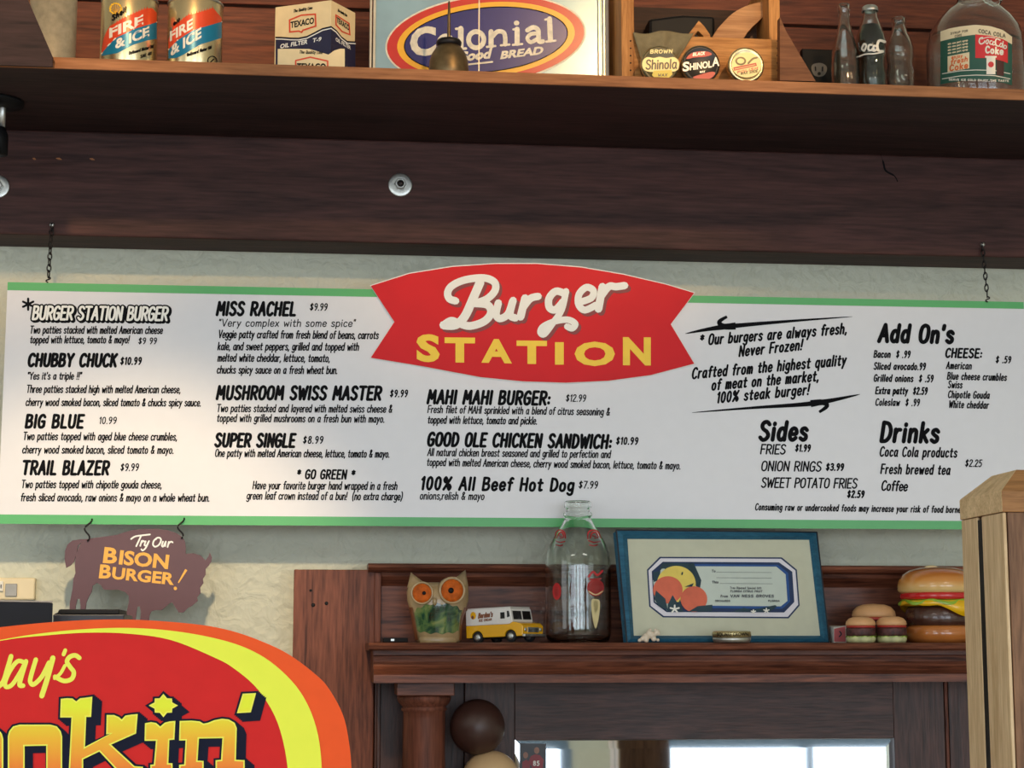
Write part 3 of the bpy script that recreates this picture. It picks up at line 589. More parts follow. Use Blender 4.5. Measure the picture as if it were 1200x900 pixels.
for nm, m_, off, dx, dy in (('script_shadow', 'darkred', .0005, 3.2, 3.6), ('script_lettering', 'white', .0010, 0, 0)):
    q = MB(); fn = plY(YLG, off)
    for pts, wd in BUR: q.ribbon([(x + dx, y + dy) for x, y in cat(Z3(pts), 5)], wd * 1.08, fn)
    q.build(nm, m_, ms)
q = MB(); fn = plY(YLG, .0005)
ST = [("S", 174, 256, 371, 373, 96), ("T", 273, 380, 374, 375, 88), ("A", 402, 510, 375, 378, 84), ("T", 526, 633, 379, 380, 82), ("I", 661, 692, 382, 382, 79), ("O", 730, 872, 386, 386, 84), ("N", 900, 998, 384, 385, 99)]
for ch, a, b_, c0, c1, cp in ST: block(q, ch, 430 + a / 3, 430 + b_ / 3, 300 + c0 / 3, 300 + c1 / 3, cp / 3, fn, .045)
q.build('block_lettering', 'yellow', ms)['label'] = 'yellow block letters of the logo'

# chains
def chain(px, py0, py1, label):
    top = A(px[0], py0, YBF - .006); bot = A(px[1], py1, YSG - .004)
    t = thing('hanging_chain', bot, label, 'chain', 'chains of the menu board')
    s0 = MB(Matrix.Translation(A(px[0], py0, YBF)) @ Matrix.Rotation(R(90), 4, 'X')); s0.lathe([(0, 0), (.0045, 0), (.0045, .004), (.003, .006), (0, .006)], (0, 0, 0), 16); s0.build('screw', 'zinc', t)
    n = 9; ln = (top - bot).length / (n + 1.2)
    for k in range(n):
        c = top + (bot - top) * ((k + .35) / (n + 1.2)); pts = []
        for i in range(14):
            a = 2 * math.pi * i / 14; u = .0036 * math.cos(a); v = ln * .66 * math.sin(a)
            pts.append(c + (Vector((u, 0, v)) if k % 2 else Vector((u * .35, u * .93, v))))
        MB().tube(pts, .0013, 6, True).build('link', 'iron', t)
    c = bot + (top - bot) * .09; h = ln * .9
    pts = [c + Vector((.0045 * math.sin(k / 10 * 2 * math.pi), 0, h * (.5 - k / 10))) for k in range(11)]
    MB().tube(pts, .0014, 6).build('hook', 'iron', t)
chain((61, 56), 264, 334, 'dark link chain holding up the left end of the menu board')
chain((1151, 1158), 287, 357, 'dark link chain holding up the right end of the menu board')

# ================================================================== BISON SIGN
YBS = YSG - .002
M['bison'] = mat('brown bison paint', rgb(88, 50, 56), .42, var=.05)
M['goldletter'] = mat('orange gold lettering', rgb(240, 174, 62), .45, var=.03)
B6 = lambda pts: zs(pts, 6, 60, 600)
out = [(250, 190), (300, 182), (380, 172), (460, 160), (520, 140), (580, 125), (650, 118), (740, 118), (820, 128), (880, 148), (920, 175), (940, 205), (946, 245), (945, 293), (1000, 290), (1050, 305), (1085, 340), (1105, 312), (1115, 285), (1130, 320), (1125, 350), (1105, 378), (1085, 400), (1086, 440), (1066, 470), (1070, 500), (1046, 532), (1050, 570), (1026, 600), (1030, 625), (990, 660), (960, 675), (930, 706), (896, 706), (872, 668), (850, 634), (832, 642), (808, 664), (776, 690), (735, 690), (704, 698), (690, 730), (684, 800), (622, 800), (630, 700), (622, 664), (606, 664), (600, 700), (588, 800), (520, 800), (528, 720), (546, 630), (545, 590), (522, 564), (470, 545), (420, 548), (370, 545), (350, 515), (322, 498), (292, 518), (284, 560), (262, 600), (246, 640), (240, 700), (236, 800), (200, 800), (206, 660), (200, 610), (184, 612), (172, 660), (168, 800), (126, 800), (130, 640), (150, 540), (156, 470), (170, 430), (166, 380), (172, 300), (196, 240), (214, 214), (190, 232), (176, 290), (160, 350), (132, 378), (105, 392), (94, 330), (98, 270), (116, 226), (150, 200), (200, 192)]
bs = thing('bison_sign', A(152, 732, YBS), 'brown bison-shaped sign hanging below the left end of the menu board', 'sign')
MB().slab(B6(out), plY(YBS), (0, .006, 0)).build('bison_panel', 'bison', bs)
q = MB(); fn = plY(YBS, .0006)
for tx, a, b_, c0, c1, cp in (("B", 362, 472, 358, 366, 112), ("ISON", 474, 832, 368, 402, 100), ("B", 334, 428, 466, 470, 98), ("URGER", 424, 872, 470, 514, 84)):
    block(q, tx, 60 + a / 6, 60 + b_ / 6, 600 + c0 / 6, 600 + c1 / 6, cp / 6, fn, .035, .12)
q.ribbon(B6([(950, 405), (894, 498)]), [3.0, 1.4], fn); q.ribbon(B6([(872, 536), (873, 538)]), 4, fn)
q.build('gold_lettering', 'goldletter', bs)
q = MB()
for pts in ([(562, 190), (590, 172), (640, 164), (694, 158)], [(632, 168), (614, 206), (598, 240)], [(626, 238), (636, 206), (642, 202)], [(634, 216), (648, 204), (656, 208)], [(664, 206), (656, 232), (670, 236), (682, 212)], [(688, 204), (666, 250), (644, 270), (634, 262)],
            [(744, 182), (722, 202), (716, 230), (732, 244), (758, 230), (772, 200), (764, 182), (744, 182), (736, 192)], [(786, 208), (778, 236), (788, 242), (804, 212)], [(806, 208), (800, 240)], [(818, 246), (827, 210)], [(824, 226), (834, 213), (846, 209), (854, 214)]):
    q.ribbon(cat(B6(pts), 4), 1.9, fn)
q.build('script_lettering', 'white', bs)
def shook(x0, y0, x1, y1, label):
    a, c = A(x0, y0, YSG - .004), A(x1, y1, YBS - .004)
    t = thing('s_hook', c, label, 'hook', 'hooks of the bison sign')
    d = a - c; pts = []
    for k in range(17):
        u = k / 16; w = .0055 * math.sin(u * 2 * math.pi * 1.25 + .4)
        pts.append(c + d * u + Vector((w, -.003 * math.sin(u * math.pi), 0)))
    MB().tube(pts, .0016, 8).build('wire', 'iron', t)
shook(104.5, 608, 101, 634, 'thin dark hook holding the tail end of the bison sign')
shook(212.5, 607, 211, 631, 'thin dark hook holding the head end of the bison sign')

# ================================================================== THINGS ON THE UPPER SHELF
E1 = .0008
def lathe_px(cx, ymid, Y):
    c = A(cx, ymid, Y); m = mpp(cx, ymid, Y)
    return c, m, (lambda py: A(cx, py, Y).z)
# grey metal can, cut by the top of the frame
c, m, zz = lathe_px(62, 30, -.26)
t = thing('metal_canister', (c.x, c.y, ZS1), 'dull grey galvanized canister at the left end of the upper shelf', 'canister')
M['galv'] = mat('galvanized sheet', rgb(178, 168, 146), .5, .3, .16, 70, .1, 60)
r = 27 * m
MB().lathe([(0, ZS1), (r * .98, ZS1), (r, ZS1 + .004), (r, ZS1 + .20), (0, ZS1 + .20)], c, 48).build('canister_body', 'galv', t)
MB().lathe([(r * 1.02, ZS1 + .197), (r * 1.03, ZS1 + .2), (r * 1.02, ZS1 + .215), (r * .6, ZS1 + .225), (0, ZS1 + .225)], c, 48).build('lid', 'galv', t)
# two oil cans
M['enyel'] = mat('yellow enamel', rgb(246, 178, 44), .28, 0, .05); M['canred'] = mat('can orange red', rgb(226, 74, 34), .3, .2, .03); M['canblue'] = mat('can teal blue', rgb(24, 122, 158), .3, .2, .03)
M['canwhite'] = mat('can white lettering', rgb(240, 232, 214), .35, .1, .02)
M['shellyellow'] = mat('yellow emblem', rgb(250, 196, 40), .4, 0, .02)
def oilcan(cx, ytop, hw, red_up, line, teal_lo, label, art):
    Yc = -.385
    c, m, zz = lathe_px(cx, 40, Yc); r = hw * m
    t = thing('oil_can', (c.x, c.y, ZS1), label, 'can', 'oil cans on the upper shelf')
    zt = zz(ytop)
    MB().lathe([(0, ZS1), (r * .97, ZS1), (r, ZS1 + .003), (r, zt - .004), (r * .985, zt - .002), (0, zt - .002)], c, 56).build('can_body', 'gold', t)
    rim = MB(); rim.lathe([(r * .93, zt - .004), (r * 1.015, zt - .004), (r * 1.02, zt), (r * .99, zt + .0015), (r * .93, zt - .001)], c, 56, True)
    rim.build('rim', 'zinc', t); rim = MB(); rim.lathe([(r * .95, ZS1), (r * 1.02, ZS1 + .0005), (r * 1.02, ZS1 + .004), (r * .95, ZS1 + .004)], c, 56, True); rim.build('base_rim', 'zinc', t)
    f1, f2, f3 = cyl(c, r + .0004), cyl(c, r + .0007), cyl(c, r + .0012)
    q = MB(); q.band(red_up, line, f1, 26); q.build('red_print', 'canred', t)
    q = MB(); q.band(line, teal_lo, f1, 26); q.build('teal_print', 'canblue', t)
    # flame-like saw teeth along both colour bands
    q = MB(); n = 12
    for i in range(n):
        a = red_up[0][0] + (red_up[-1][0] - red_up[0][0]) * (.25 + .6 * i / n); 
        def ev(pl, x):
            for p0, p1 in zip(pl, pl[1:]):
                if x <= p1[0]: return p0[1] + (p1[1] - p0[1]) * (x - p0[0]) / max(1e-6, p1[0] - p0[0])
            return pl[-1][1]
        y = ev(red_up, a + 1); q.fill([[(a, y + 2), (a + 2.6, ev(red_up, a + 2.6) + 2), (a + 2.2, y - 3)]], f1)
    q.build('red_print', 'canred', t)
    q = MB(); q.ribbon([p for p in line], 1.3, f2)
    for g in art['white']:
        block(q, g[0], g[1], g[2], g[3], g[4], g[5], f2, .035)
    q.build('white_lettering', 'canwhite', t)
    q = MB()
    for g in art['black']: write(q, g[0], g[1], g[2], g[3], g[4], g[5], g[6], f3, .1)
    if art.get('ring'):
        q.build('black_lettering', 'ink', t); q = MB(); x, y, rr = art['ring']; q.ribbon([(x + rr * math.cos(a / 10 * math.pi), y + rr * math.sin(a / 10 * math.pi)) for a in range(20)], .9, f3, True)
        q.ribbon([(x - 2, y + 2), (x + 2, y - 2)], .9, f3)
    q.build('black_lettering', 'ink', t)
    if art.get('shell'):
        x, y, rr = art['shell']; q = MB(); pts = []
        for k in range(22):
            a = R(150 + 240 * k / 21); k_ = rr * (1 + (.07 if k % 2 else -.05)); pts.append((x + k_ * math.cos(a), y + k_ * math.sin(a)))
        pts += [(x + 3, y + rr * .85), (x - 3, y + rr * .85)]
        q.fill([pts], f2); q.build('emblem', 'shellyellow', t)
        q = MB()
        for k in range(7): a = R(195 + 25 * k); q.ribbon([(x, y + rr * .7), (x + rr * .85 * math.cos(a), y + rr * .85 * math.sin(a))], .4, f3)
        q.build('emblem_ribs', 'enyel', t)
oilcan(151.3, 2.5, 32.8, [(118.9, 60), (122, 42), (128, 31), (147, 20), (168, 11), (178, 9), (183.7, 15)], [(118.9, 63), (127, 53), (135, 45), (157, 34), (183.7, 26)], [(118.9, 65.5), (138, 62), (157, 52), (174, 47), (183.7, 45.5)],
       'gold oil can with yellow shell emblem, left of the two on the upper shelf',
       dict(white=[("FIRE", 128, 168, 45, 28.5, 12), ("& ICE", 135, 175, 57.5, 42, 11.5)], black=[("Shell", 131, 148, 24, 13.5, 6, 1.4), ("Outboard Motor Oil", 151, 180, 64, 56, 3.6, .8), ("SAE 40", 165, 178, 68, 64, 3.4, .8)], shell=(135.5, 10.5, 7.4)))
oilcan(228.6, 6, 32, [(197.4, 47), (201, 35), (206, 28), (220, 18), (242, 12), (250, 9.5), (259.8, 21)], [(197.4, 58), (208, 47), (227, 35), (259.8, 25.5)], [(197.4, 68.5), (206, 68), (213, 65), (235, 52), (259.8, 44.5)],
       'gold oil can turned to the right, beside the can with the shell emblem',
       dict(white=[("FIRE", 199, 226, 49, 33, 12), ("& ICE", 200, 236, 66, 44, 12.5)], black=[("ell", 203, 210, 30, 26, 5, 1.2), ("Outboard Motor Oil", 219, 248, 66, 57, 3.6, .8)], ring=(249, 71, 5.2)))

# filter boxes
M['boxcream'] = mat('cream carton', rgb(236, 210, 160), .6, var=.05); M['boxnavy'] = mat('navy print', rgb(30, 30, 62), .5, var=.05); M['boxred'] = mat('red print', rgb(218, 74, 40), .5, var=.03)
def prism_box(name, ridge, left, right, Yr, Yl, Yrr, ztop, label, group):
    P = A(ridge, 5, Yr); Lp = A(left, 15, Yl); Rp = A(right, 17, Yrr); Bk = Lp + Rp - P
    t = thing(name, ((Lp.x + Rp.x) / 2, (P.y + Bk.y) / 2, ZS1), label, 'box', group)
    q = MB(); zb = ZS1
    q.hexa([(p.x, p.y, zb) for p in (P, Rp, Bk, Lp)] + [(p.x, p.y, ztop) for p in (P, Rp, Bk, Lp)])
    q.build('carton', 'boxcream', t, bev=.0008)
    nl = Vector(((P - Lp).y, -(P - Lp).x, 0)); nr = Vector(((Rp - P).y, -(Rp - P).x, 0))
    nl = nl if nl.y < 0 else -nl; nr = nr if nr.y < 0 else -nr
    return t, (lambda o: plN(P, nl, o)), (lambda o: plN(P, nr, o)), P
zt = A(388, 0, -.335).z
t, fl, fr, P = prism_box('filter_box', 388, 322.5, 416.5, -.335, -.285, -.27, zt, 'tall cream and navy filter carton with a red-outlined emblem on two sides', 'filter cartons')
up = [(323, 43.5), (330, 43.6), (340, 44.4), (350, 44.6), (360, 42.5), (369, 38), (378, 33.3), (388, 31)]
dn = [(323, 92), (388, 92)]; upr = [(388, 31), (394, 35.5), (400, 43), (407, 48.5), (416.4, 49)]
q = MB(); q.band(up, dn, fl(.0005), 16); q.band(upr, [(388, 92), (416.4, 92)], fr(.0005), 10); q.build('navy_print', 'boxnavy', t)
q = MB()
q.ribbon([(x, y + 2.2) for x, y in up], 1.2, fl(.0008)); q.ribbon([(x, y + 2.2) for x, y in upr], 1.2, fr(.0008))
block(q, "OIL FILTER", 328, 361, 57, 51.3, 5.2, fl(.0009), .03, .15); block(q, "T-9", 366, 377, 50, 48, 5, fl(.0009), .03, .15)
block(q, "OIL FILTER", 393.5, 411, 48, 58.5, 4.4, fr(.0009), .03); q.build('white_print', 'white', t)
q3 = MB()
def emblem(q1, q2, pts, fn, fn2, word, w):
    n = len(pts); q1.ribbon(pts, w, fn, True)
    block(q2, word[0], *word[1:], fn2, .03)
q1, q2 = MB(), MB()
emblem(q1, q2, [(339.3, 23.5), (353, 17.8), (369.5, 16.6), (370, 30.5), (355, 35.4), (353.5, 37.8), (350, 36.4), (339.6, 37.5)], fl(.0006), fl(.0009), ("TEXACO", 340.5, 368, 33, 27.5, 7.4), 1.8)
emblem(q3, q2, [(393.8, 17.6), (409, 27.5), (410, 40.6), (401, 37), (393.8, 29)], fr(.0006), fr(.0009), ("TEXACO", 394.6, 409.4, 26, 36, 6.4), 1.5)
q1.build('red_emblem', 'boxred', t); q3.build('red_emblem', 'boxred', t)
write(q2, "The Quality Line", 344, 366, 14.5, 10.5, 3.2, .6, fl(.0009)); write(q2, "The Quality Line", 396, 407, 13, 19.5, 2.6, .5, fr(.0009))
q2.ribbon(up, 1.0, fl(.0009)); q2.ribbon(upr, 1.0, fr(.0009)); q2.build('black_print', 'ink', t)
# low carton in front, its flap with a notch
Yf = -.455
a0, a1 = A(325.5, 60, Yf), A(404, 60, Yf)
t = thing('filter_box', ((a0.x + a1.x) / 2, Yf + .025, ZS1), 'low cream filter carton with notched flap in front of the taller carton', 'box', 'filter cartons')
hb = A(360, 63, Yf).z
MB().box((a0.x, Yf + .0012, ZS1), (a1.x, Yf + .055, hb)).build('carton', 'boxcream', t, bev=.0006)
zbpx = 757 - (757 - 76) * 1.0
flp = [(325.5, 80), (325.5, 57.3), (345, 57.2), (362, 57.4), (372, 60), (385, 64), (392, 59), (399, 57), (404, 57.2), (404, 80)]
flp = [(x, y if y < 79 else 83) for x, y in flp]
MB().slab(flp, plY(Yf), (0, .001, 0)).build('front_flap', 'boxcream', t)
q1, q2 = MB(), MB()
fn, fn2 = plY(Yf, .0005), plY(Yf, .0009)
q1.ribbon([(346.5, 82), (346.5, 71), (363.5, 67), (384, 71.5), (384, 82)], 1.8, fn); block(q2, "TEXACO", 348, 382, 82.5, 82.8, 8.5, fn2, .03)
write(q2, "The Quality Line", 351, 378, 62.5, 63, 3.4, .6, fn2)
q1.build('red_emblem', 'boxred', t); q2.build('black_print', 'ink', t)

# bread sign
Yc = -.27
M['skyblue'] = mat('pale blue enamel', rgb(152, 180, 188), .22, .15, .08, 12); M['cobalt'] = mat('cobalt blue enamel', rgb(44, 44, 110), .25, .1, .12, 14)
M['enred'] = mat('red enamel', rgb(206, 42, 34), .28, 0, .05); M['enyel'] = mat('yellow enamel', rgb(246, 178, 44), .28, 0, .05)
M['bone'] = mat('worn white enamel', rgb(226, 214, 190), .35, 0, .18, 90)
M['alu'] = mat('aluminium trim', rgb(206, 196, 176), .3, .6, .08)
x0, x1 = A(437, 45, Yc).x, A(708, 45, Yc).x
t = thing('bread_sign', ((x0 + x1) / 2, Yc, ZS1), 'pale blue tin bread sign with blue and red oval leaning on the upper shelf', 'sign')
MB().box((x0, Yc, ZS1), (x1, Yc + .012, ZS1 + .30)).build('tin_panel', 'skyblue', t)
for xa, xb in ((433, 435.8), (437, 440.2), (700.5, 703.5), (706, 713)):
    q = MB(); q.box((A(xa, 40, Yc).x, Yc - .006, ZS1), (A(xb, 40, Yc).x, Yc + .014, ZS1 + .302))
    q.build('metal_trim', 'alu', t, bev=.001)
def oval(cx, cy, a, b_, rot=-5.5, n=64):
    o = []
    for k in range(n):
        th = 2 * math.pi * k / n; u, v = a * math.cos(th), b_ * math.sin(th)
        o.append((cx + u * math.cos(R(rot)) - v * math.sin(R(rot)), cy + u * math.sin(R(rot)) + v * math.cos(R(rot))))
    return o
lim = 757 - (ZS1 - 1.55) / 1
def clampY(lp): 
    zmin = ZS1 + .001; return lp
for nm, k, a, b_, off, cx_ in (('white_rim', 'bone', 118, 52.5, .0004, 569), ('red_oval', 'enred', 116, 50.5, .0007, 569), ('yellow_oval', 'enyel', 104.5, 43.5, .0010, 569.5), ('blue_oval', 'cobalt', 96, 37.5, .0013, 569.5)):
    MB().fill([oval(cx_, 46.5, a, b_)], plY(Yc, off)).build(nm, k, t)
q = MB(); q.ribbon(oval(569.5, 46.5, 96, 37.5), 1.0, plY(Yc, .0016), True); q.build('dark_outline', 'ink', t)
q = MB(); fn = plY(Yc, .0018)
block(q, "C", 480.5, 511, 67, 64, 34, fn, .045); block(q, "o", 512, 534, 62.5, 59.5, 19, fn, .05, 0) if False else None
def serif(ch, xa, xb, y0, y1, cap): block(q, ch, xa, xb, y0, y1, cap, fn, .045)
q.ribbon(oval(522.5, 51.5, 8.2, 9.5, 0, 20), 5.4, fn, True)                                   # o
q.ribbon([(540, 33.5), (540, 57)], 6.5, fn); q.ribbon([(534.5, 33.8), (540, 33.5)], 3, fn); q.ribbon([(534, 58), (546, 56.8)], 3, fn)
q.ribbon(oval(558, 46.5, 9, 9.5, 0, 20), 5.6, fn, True)
q.ribbon([(575.5, 37), (575.5, 54)], 6, fn); q.ribbon(cat([(577, 43), (583, 37), (590, 38), (592, 44), (592, 52)], 4), 5.2, fn)
for xa in (575.5, 592): q.ribbon([(xa - 5, 55 - (xa - 575) * .11), (xa + 5, 54 - (xa - 575) * .11)], 2.6, fn)
q.ribbon([(606, 34), (606, 51)], 6, fn); q.ribbon([(601, 52.6), (612, 51.6)], 2.6, fn); q.ribbon([(601.5, 34.5), (606, 34)], 2.6, fn); q.ribbon([(605, 27), (605.6, 27)], 6, fn)
q.ribbon(cat([(618, 35.5), (625, 32), (630.5, 35), (631, 42), (632, 48.5), (636, 48.5)], 4), 5.4, fn); q.ribbon(cat([(630, 39), (622, 40), (618, 45), (622, 49.5), (629, 46)], 4), 4.6, fn)
q.ribbon([(644, 22), (645, 47)], 6, fn); q.ribbon([(639, 23), (644, 22)], 2.6, fn); q.ribbon([(640, 48.8), (651, 47.6)], 2.6, fn)
block(q, "Good", 534, 577, 73, 68.5, 12, fn, .05, .25); block(q, "BREAD", 586, 638, 69.5, 63.5, 9.6, fn, .045, .25); q.ribbon([(549, 75.5), (577, 72.5)], 2, fn)
q.build('white_lettering', 'bone', t)
q = MB(); q.box((A(561, 30, Yc).x - .0006, Yc - .0022, ZS1 + .001), (A(562, 30, Yc).x, Yc, ZS1 + .299)); q.build('panel_seam', 'alu', t)
# oiler in front of it
c, m, zz = lathe_px(526, 60, -.38)
M['oldbrass'] = mat('dark old brass', rgb(116, 96, 66), .42, .75, .25, 60)
t = thing('oil_dropper', (c.x, c.y, ZS1), 'dark brass pump oiler with thin spout in front of the blue bread sign', 'oil can')
MB().lathe([(0, ZS1), (23 * m, ZS1), (23.4 * m, zz(82)), (22.5 * m, zz(72)), (20 * m, zz(64)), (16 * m, zz(58)), (13.5 * m, zz(55)), (0, zz(55))], c, 40).build('oiler_body', 'oldbrass', t)
MB().lathe([(0, zz(56)), (12 * m, zz(56)), (14.5 * m, zz(53)), (15 * m, zz(50)), (13.5 * m, zz(47.5)), (6 * m, zz(46.5)), (3.4 * m, zz(44)), (0, zz(44))], c, 32).build('cap', 'iron', t)
MB().lathe([(2.2 * m, zz(46)), (1.8 * m, zz(20)), (1.1 * m, zz(2)), (0, zz(1))], c, 12).build('spout', 'oldbrass', t)

# shoeshine crate
Yk = -.36
t = thing('shoeshine_crate', (A(822, 60, Yk).x, Yk + .09, ZS1), 'open golden pine shoeshine crate with tall end posts on the upper shelf', 'crate')
fx0, fx1 = A(735, 60, Yk).x, A(915.5, 60, Yk).x; zf = A(822, 43, Yk).z
MB().box((fx0, Yk, ZS1), (fx1, Yk + .012, zf)).build('front_board', 'crate', t, bev=.001)
px0, px1 = A(728, 40, Yk).x, A(743, 40, Yk).x
MB().box((px0, Yk - .002, ZS1), (px1, Yk + .19, ZS1 + .26)).build('end_board', 'crate_z', t, bev=.001)
MB().box((A(903, 20, Yk).x, Yk + .0122, ZS1), (A(916, 20, Yk).x, Yk + .19, ZS1 + .26)).build('end_board', 'crate_z', t, bev=.001)
M['shadewood'] = wood('crate inside in painted shade', rgb(40, 26, 18), rgb(70, 44, 28), 'x', 1.0, .6)  # interior shade of the crate put into the wood colour
MB().box((px1, Yk + .175, ZS1), (A(903, 20, Yk).x, Yk + .187, A(822, 12, Yk + .18).z)).build('back_board', 'shadewood', t)
MB().box((px1, Yk + .0125, ZS1), (A(903, 20, Yk).x, Yk + .174, ZS1 + .01)).build('bottom_board', 'shadewood', t)
for k in range(5):
    for px in (739, 911):
        p = A(px, 48 + k * 8.6, Yk - (.002 if px < 800 else 0)); q = MB(Matrix.Translation(p) @ Matrix.Rotation(R(90), 4, 'X')); q.lathe([(0, .0004), (.0016, .0004), (.0016, -.0004)], (0, 0, 0), 10); q.build('nail', 'iron', t)
# things in the crate
def slabthing(name, pts, Y, d, m_, label, kat, bev=.002, part='body'):
    p = [A(x, y, Y) for x, y in pts]; base = (sum(v.x for v in p) / len(p), Y + d / 2, min(v.z for v in p))
    o = MB().slab(pts, plY(Y), (0, d, 0)).build(name, m_, None, bev=bev, base=base); return tag(o, label, kat)
M['lastwood'] = wood('shoe last wood', rgb(150, 96, 56), rgb(206, 150, 98), 'x', .8, .45); M['lastdark'] = wood('dark shoe last', rgb(74, 50, 38), rgb(120, 84, 60), 'x', .8, .45)
zin = 62
slabthing('shoe_last', cat([(826, 62), (838, 38), (846, 28), (858, 16), (874, 7), (890, 2.5), (902, .5), (908, 3), (904, 10), (892, 22), (876, 38), (862, 62)], 3), -.30, .045, 'lastwood', 'curved tan wooden shoe last standing in the crate', 'shoe last', .006)
slabthing('shoe_last', cat([(866, 62), (872, 40), (888, 26), (904, 13), (911, 11), (909, 20), (904, 30), (901, 62)], 3), -.25, .05, 'lastdark', 'dark wooden shoe last behind the tan one in the crate', 'shoe last', .006)
slabthing('wood_bracket', [(800, 62), (806, 41), (819, 24), (825, 30), (832, 40), (836, 62), (826, 62), (824, 42), (818, 36), (812, 44), (810, 62)], -.322, .02, 'crate', 'small angled pine bracket sticking out of the crate beside the rag', 'bracket', .001)
o = slabthing('shade_block', [(760, 62), (760, 22), (800, 17), (838, 19), (838, 62)], -.235, .045, 'black', 'black block added at the back of the crate for its interior shade', 'block', .006)  # added black block standing in for the crate's interior shade
# rag over the front board
M['rag'] = mat('olive grey rag', rgb(132, 118, 86), .9, 0, .16, 60, .3, 300)
q = MB(); NX, NY = 26, 16; ids = []
for j in range(NY + 1):
    v = j / NY; row = []
    for i in range(NX + 1):
        u = i / NX; xl = 742 + 13 * v ** 1.3; xr = 812 - 26 * v ** 1.1
        px = xl + (xr - xl) * u + 1.5 * math.sin(9 * u + 3 * v); py = 38.5 + 1.8 * math.sin(u * 9) + 50 * v * (1 - .12 * abs(u - .5))
        Y = -.367 - .0035 * math.sin(u * 17 + v * 2) * (0.4 + v) - .006 * math.exp(-((u - .55) / .05) ** 2) - .002 * v
        row.append(q.pt(A(px, py, Y)))
    ids.append(row)
bk = [q.pt(A(743 + 68 * i / NX, 42.2, -.352 + .012 * 0) + Vector((0, .012, .004))) for i in range(NX + 1)]
in_ = [q.pt(A(745 + 64 * i / NX, 55, -.343) ) for i in range(NX + 1)]
for a_, b_ in [(in_, bk), (bk, ids[0])] + [(ids[j], ids[j + 1]) for j in range(NY)]:
    for i in range(NX): q.face([a_[i], a_[i + 1], b_[i + 1], b_[i]], True)
o = q.build('cloth_rag', 'rag', None, base=A(777, 90, -.37)); tag(o, 'olive grey rag hanging over the front of the shoeshine crate', 'rag')
mm = o.modifiers.new('thick', 'SOLIDIFY'); mm.thickness = .0015; mm.offset = 1
# polish tins standing on edge against the crate
M['tinblack'] = mat('black tin print', rgb(44, 38, 32), .35, .2, .05); M['tincream'] = mat('cream tin print', rgb(232, 214, 150), .4, .1, .05); M['tinred'] = mat('red tin print', rgb(206, 72, 58), .4, 0, .05)
M['tinolive'] = mat('olive tin print', rgb(96, 84, 52), .35, .2, .06); M['tinyellow'] = mat('yellow tin print', rgb(222, 196, 72), .4, 0, .05)
def tin(px, py, r, Y, face, label, d=.022):
    c = A(px, py, Y); rr = r * mpp(px, py, Y); c.z = max(c.z, ZS1 + rr)
    t = thing('polish_tin', (c.x, c.y + d / 2, c.z - rr), label, 'tin', 'shoe polish tins')
    rot = Matrix.Translation(c) @ Matrix.Rotation(R(90), 4, 'X')
    MB(rot).lathe([(0, 0), (rr * .84, 0), (rr * .87, .0008), (rr * .93, -.0002), (rr, -.002), (rr, -.010), (rr * .97, -.010), (rr * .97, -d), (0, -d)], (0, 0, 0), 48).build('tin_case', face[0], t)
    q = MB(rot); q.lathe([(rr * .96, -.0005), (rr * 1.005, -.0025), (rr * 1.005, -.0095), (rr * .985, -.0095)], (0, 0, 0), 48); q.build('lid_rim', 'gold', t)
    py2 = py + 0
    return t, (lambda o: plY(Y, o)), (px, 757 - (757 - py) * 1.0)
def disc(q, x, y, a, b_, fn): q.fill([oval(x, y, a, b_, 0, 40)], fn)
Y1 = -.412
t, fn, _ = tin(773.5, 75, 22.5, Y1, ['tinolive'], 'olive polish tin with cream name band, leftmost of the three tins')
q = MB(); fa = fn(.0012)
q.fill([cat([(753, 72), (758, 67), (766, 68), (773, 66.5), (781, 68), (790, 67), (795.5, 72), (795, 81), (788, 84), (773, 84), (760, 84), (753.5, 80)], 4, True)], fa); q.build('cream_band', 'tincream', t)
q = MB(); q.fill([[(766, 83), (787, 82), (788, 87), (783, 92), (768, 92), (764, 88)]], fn(.0015)); q.build('yellow_patch', 'tinyellow', t)
q = MB(); write(q, "Shinola", 757, 793, 81, 80, 10.5, 1.7, fn(.0018), .05); write(q, "WAX", 771, 782, 89.5, 89.3, 3, .7, fn(.0018)); q.build('dark_lettering', 'tinblack', t)
q = MB(); write(q, "BROWN", 762, 788, 62.5, 62, 4, 1.1, fn(.0018)); q.build('cream_lettering', 'tincream', t)
t, fn, _ = tin(821.5, 75, 22.8, Y1, ['tinblack'], 'black polish tin with bold white name, middle of the three tins')
q = MB(); fa = fn(.0012)
q.fill([cat([(804, 69), (810, 62.5), (821, 60), (831, 61), (834, 64), (826, 66.5), (814, 67.5)], 4, True)], fa); q.fill([cat([(812, 91), (820, 87.5), (834, 84), (838, 86), (834, 91), (824, 94)], 4, True)], fa); q.build('red_print', 'tinred', t)
q = MB(); block(q, "S", 800, 808, 84, 83, 11, fn(.0016), .03); block(q, "HINOL", 808.5, 834, 82.5, 79, 8, fn(.0016), .03); block(q, "A", 834.5, 843, 78, 77, 10.5, fn(.0016), .03)
write(q, "BLACK", 812, 826, 65.5, 64, 3.4, .9, fn(.0018)); write(q, "WAX", 820, 826, 85.5, 85, 2.2, .5, fn(.0018)); q.build('white_lettering', 'canwhite', t)
t, fn, _ = tin(874.5, 76, 21.5, Y1 - .004, ['gold'], 'pale gold polish tin with red wording, rightmost of the three tins')
q = MB(); disc(q, 874.8, 76, 17.5, 14.8, fn(.0012)); q.build('cream_print', 'tincream', t)
q = MB(); disc(q, 868, 71.5, 6.4, 5, fn(.0015)); q.ribbon(cat([(877, 74), (882, 69), (887, 67.5)], 3), 2.2, fn(.0015)); write(q, "WAX SHOE", 868, 888, 87.5, 84.5, 3, .8, fn(.0016)); q.build('olive_print', 'tinolive', t)
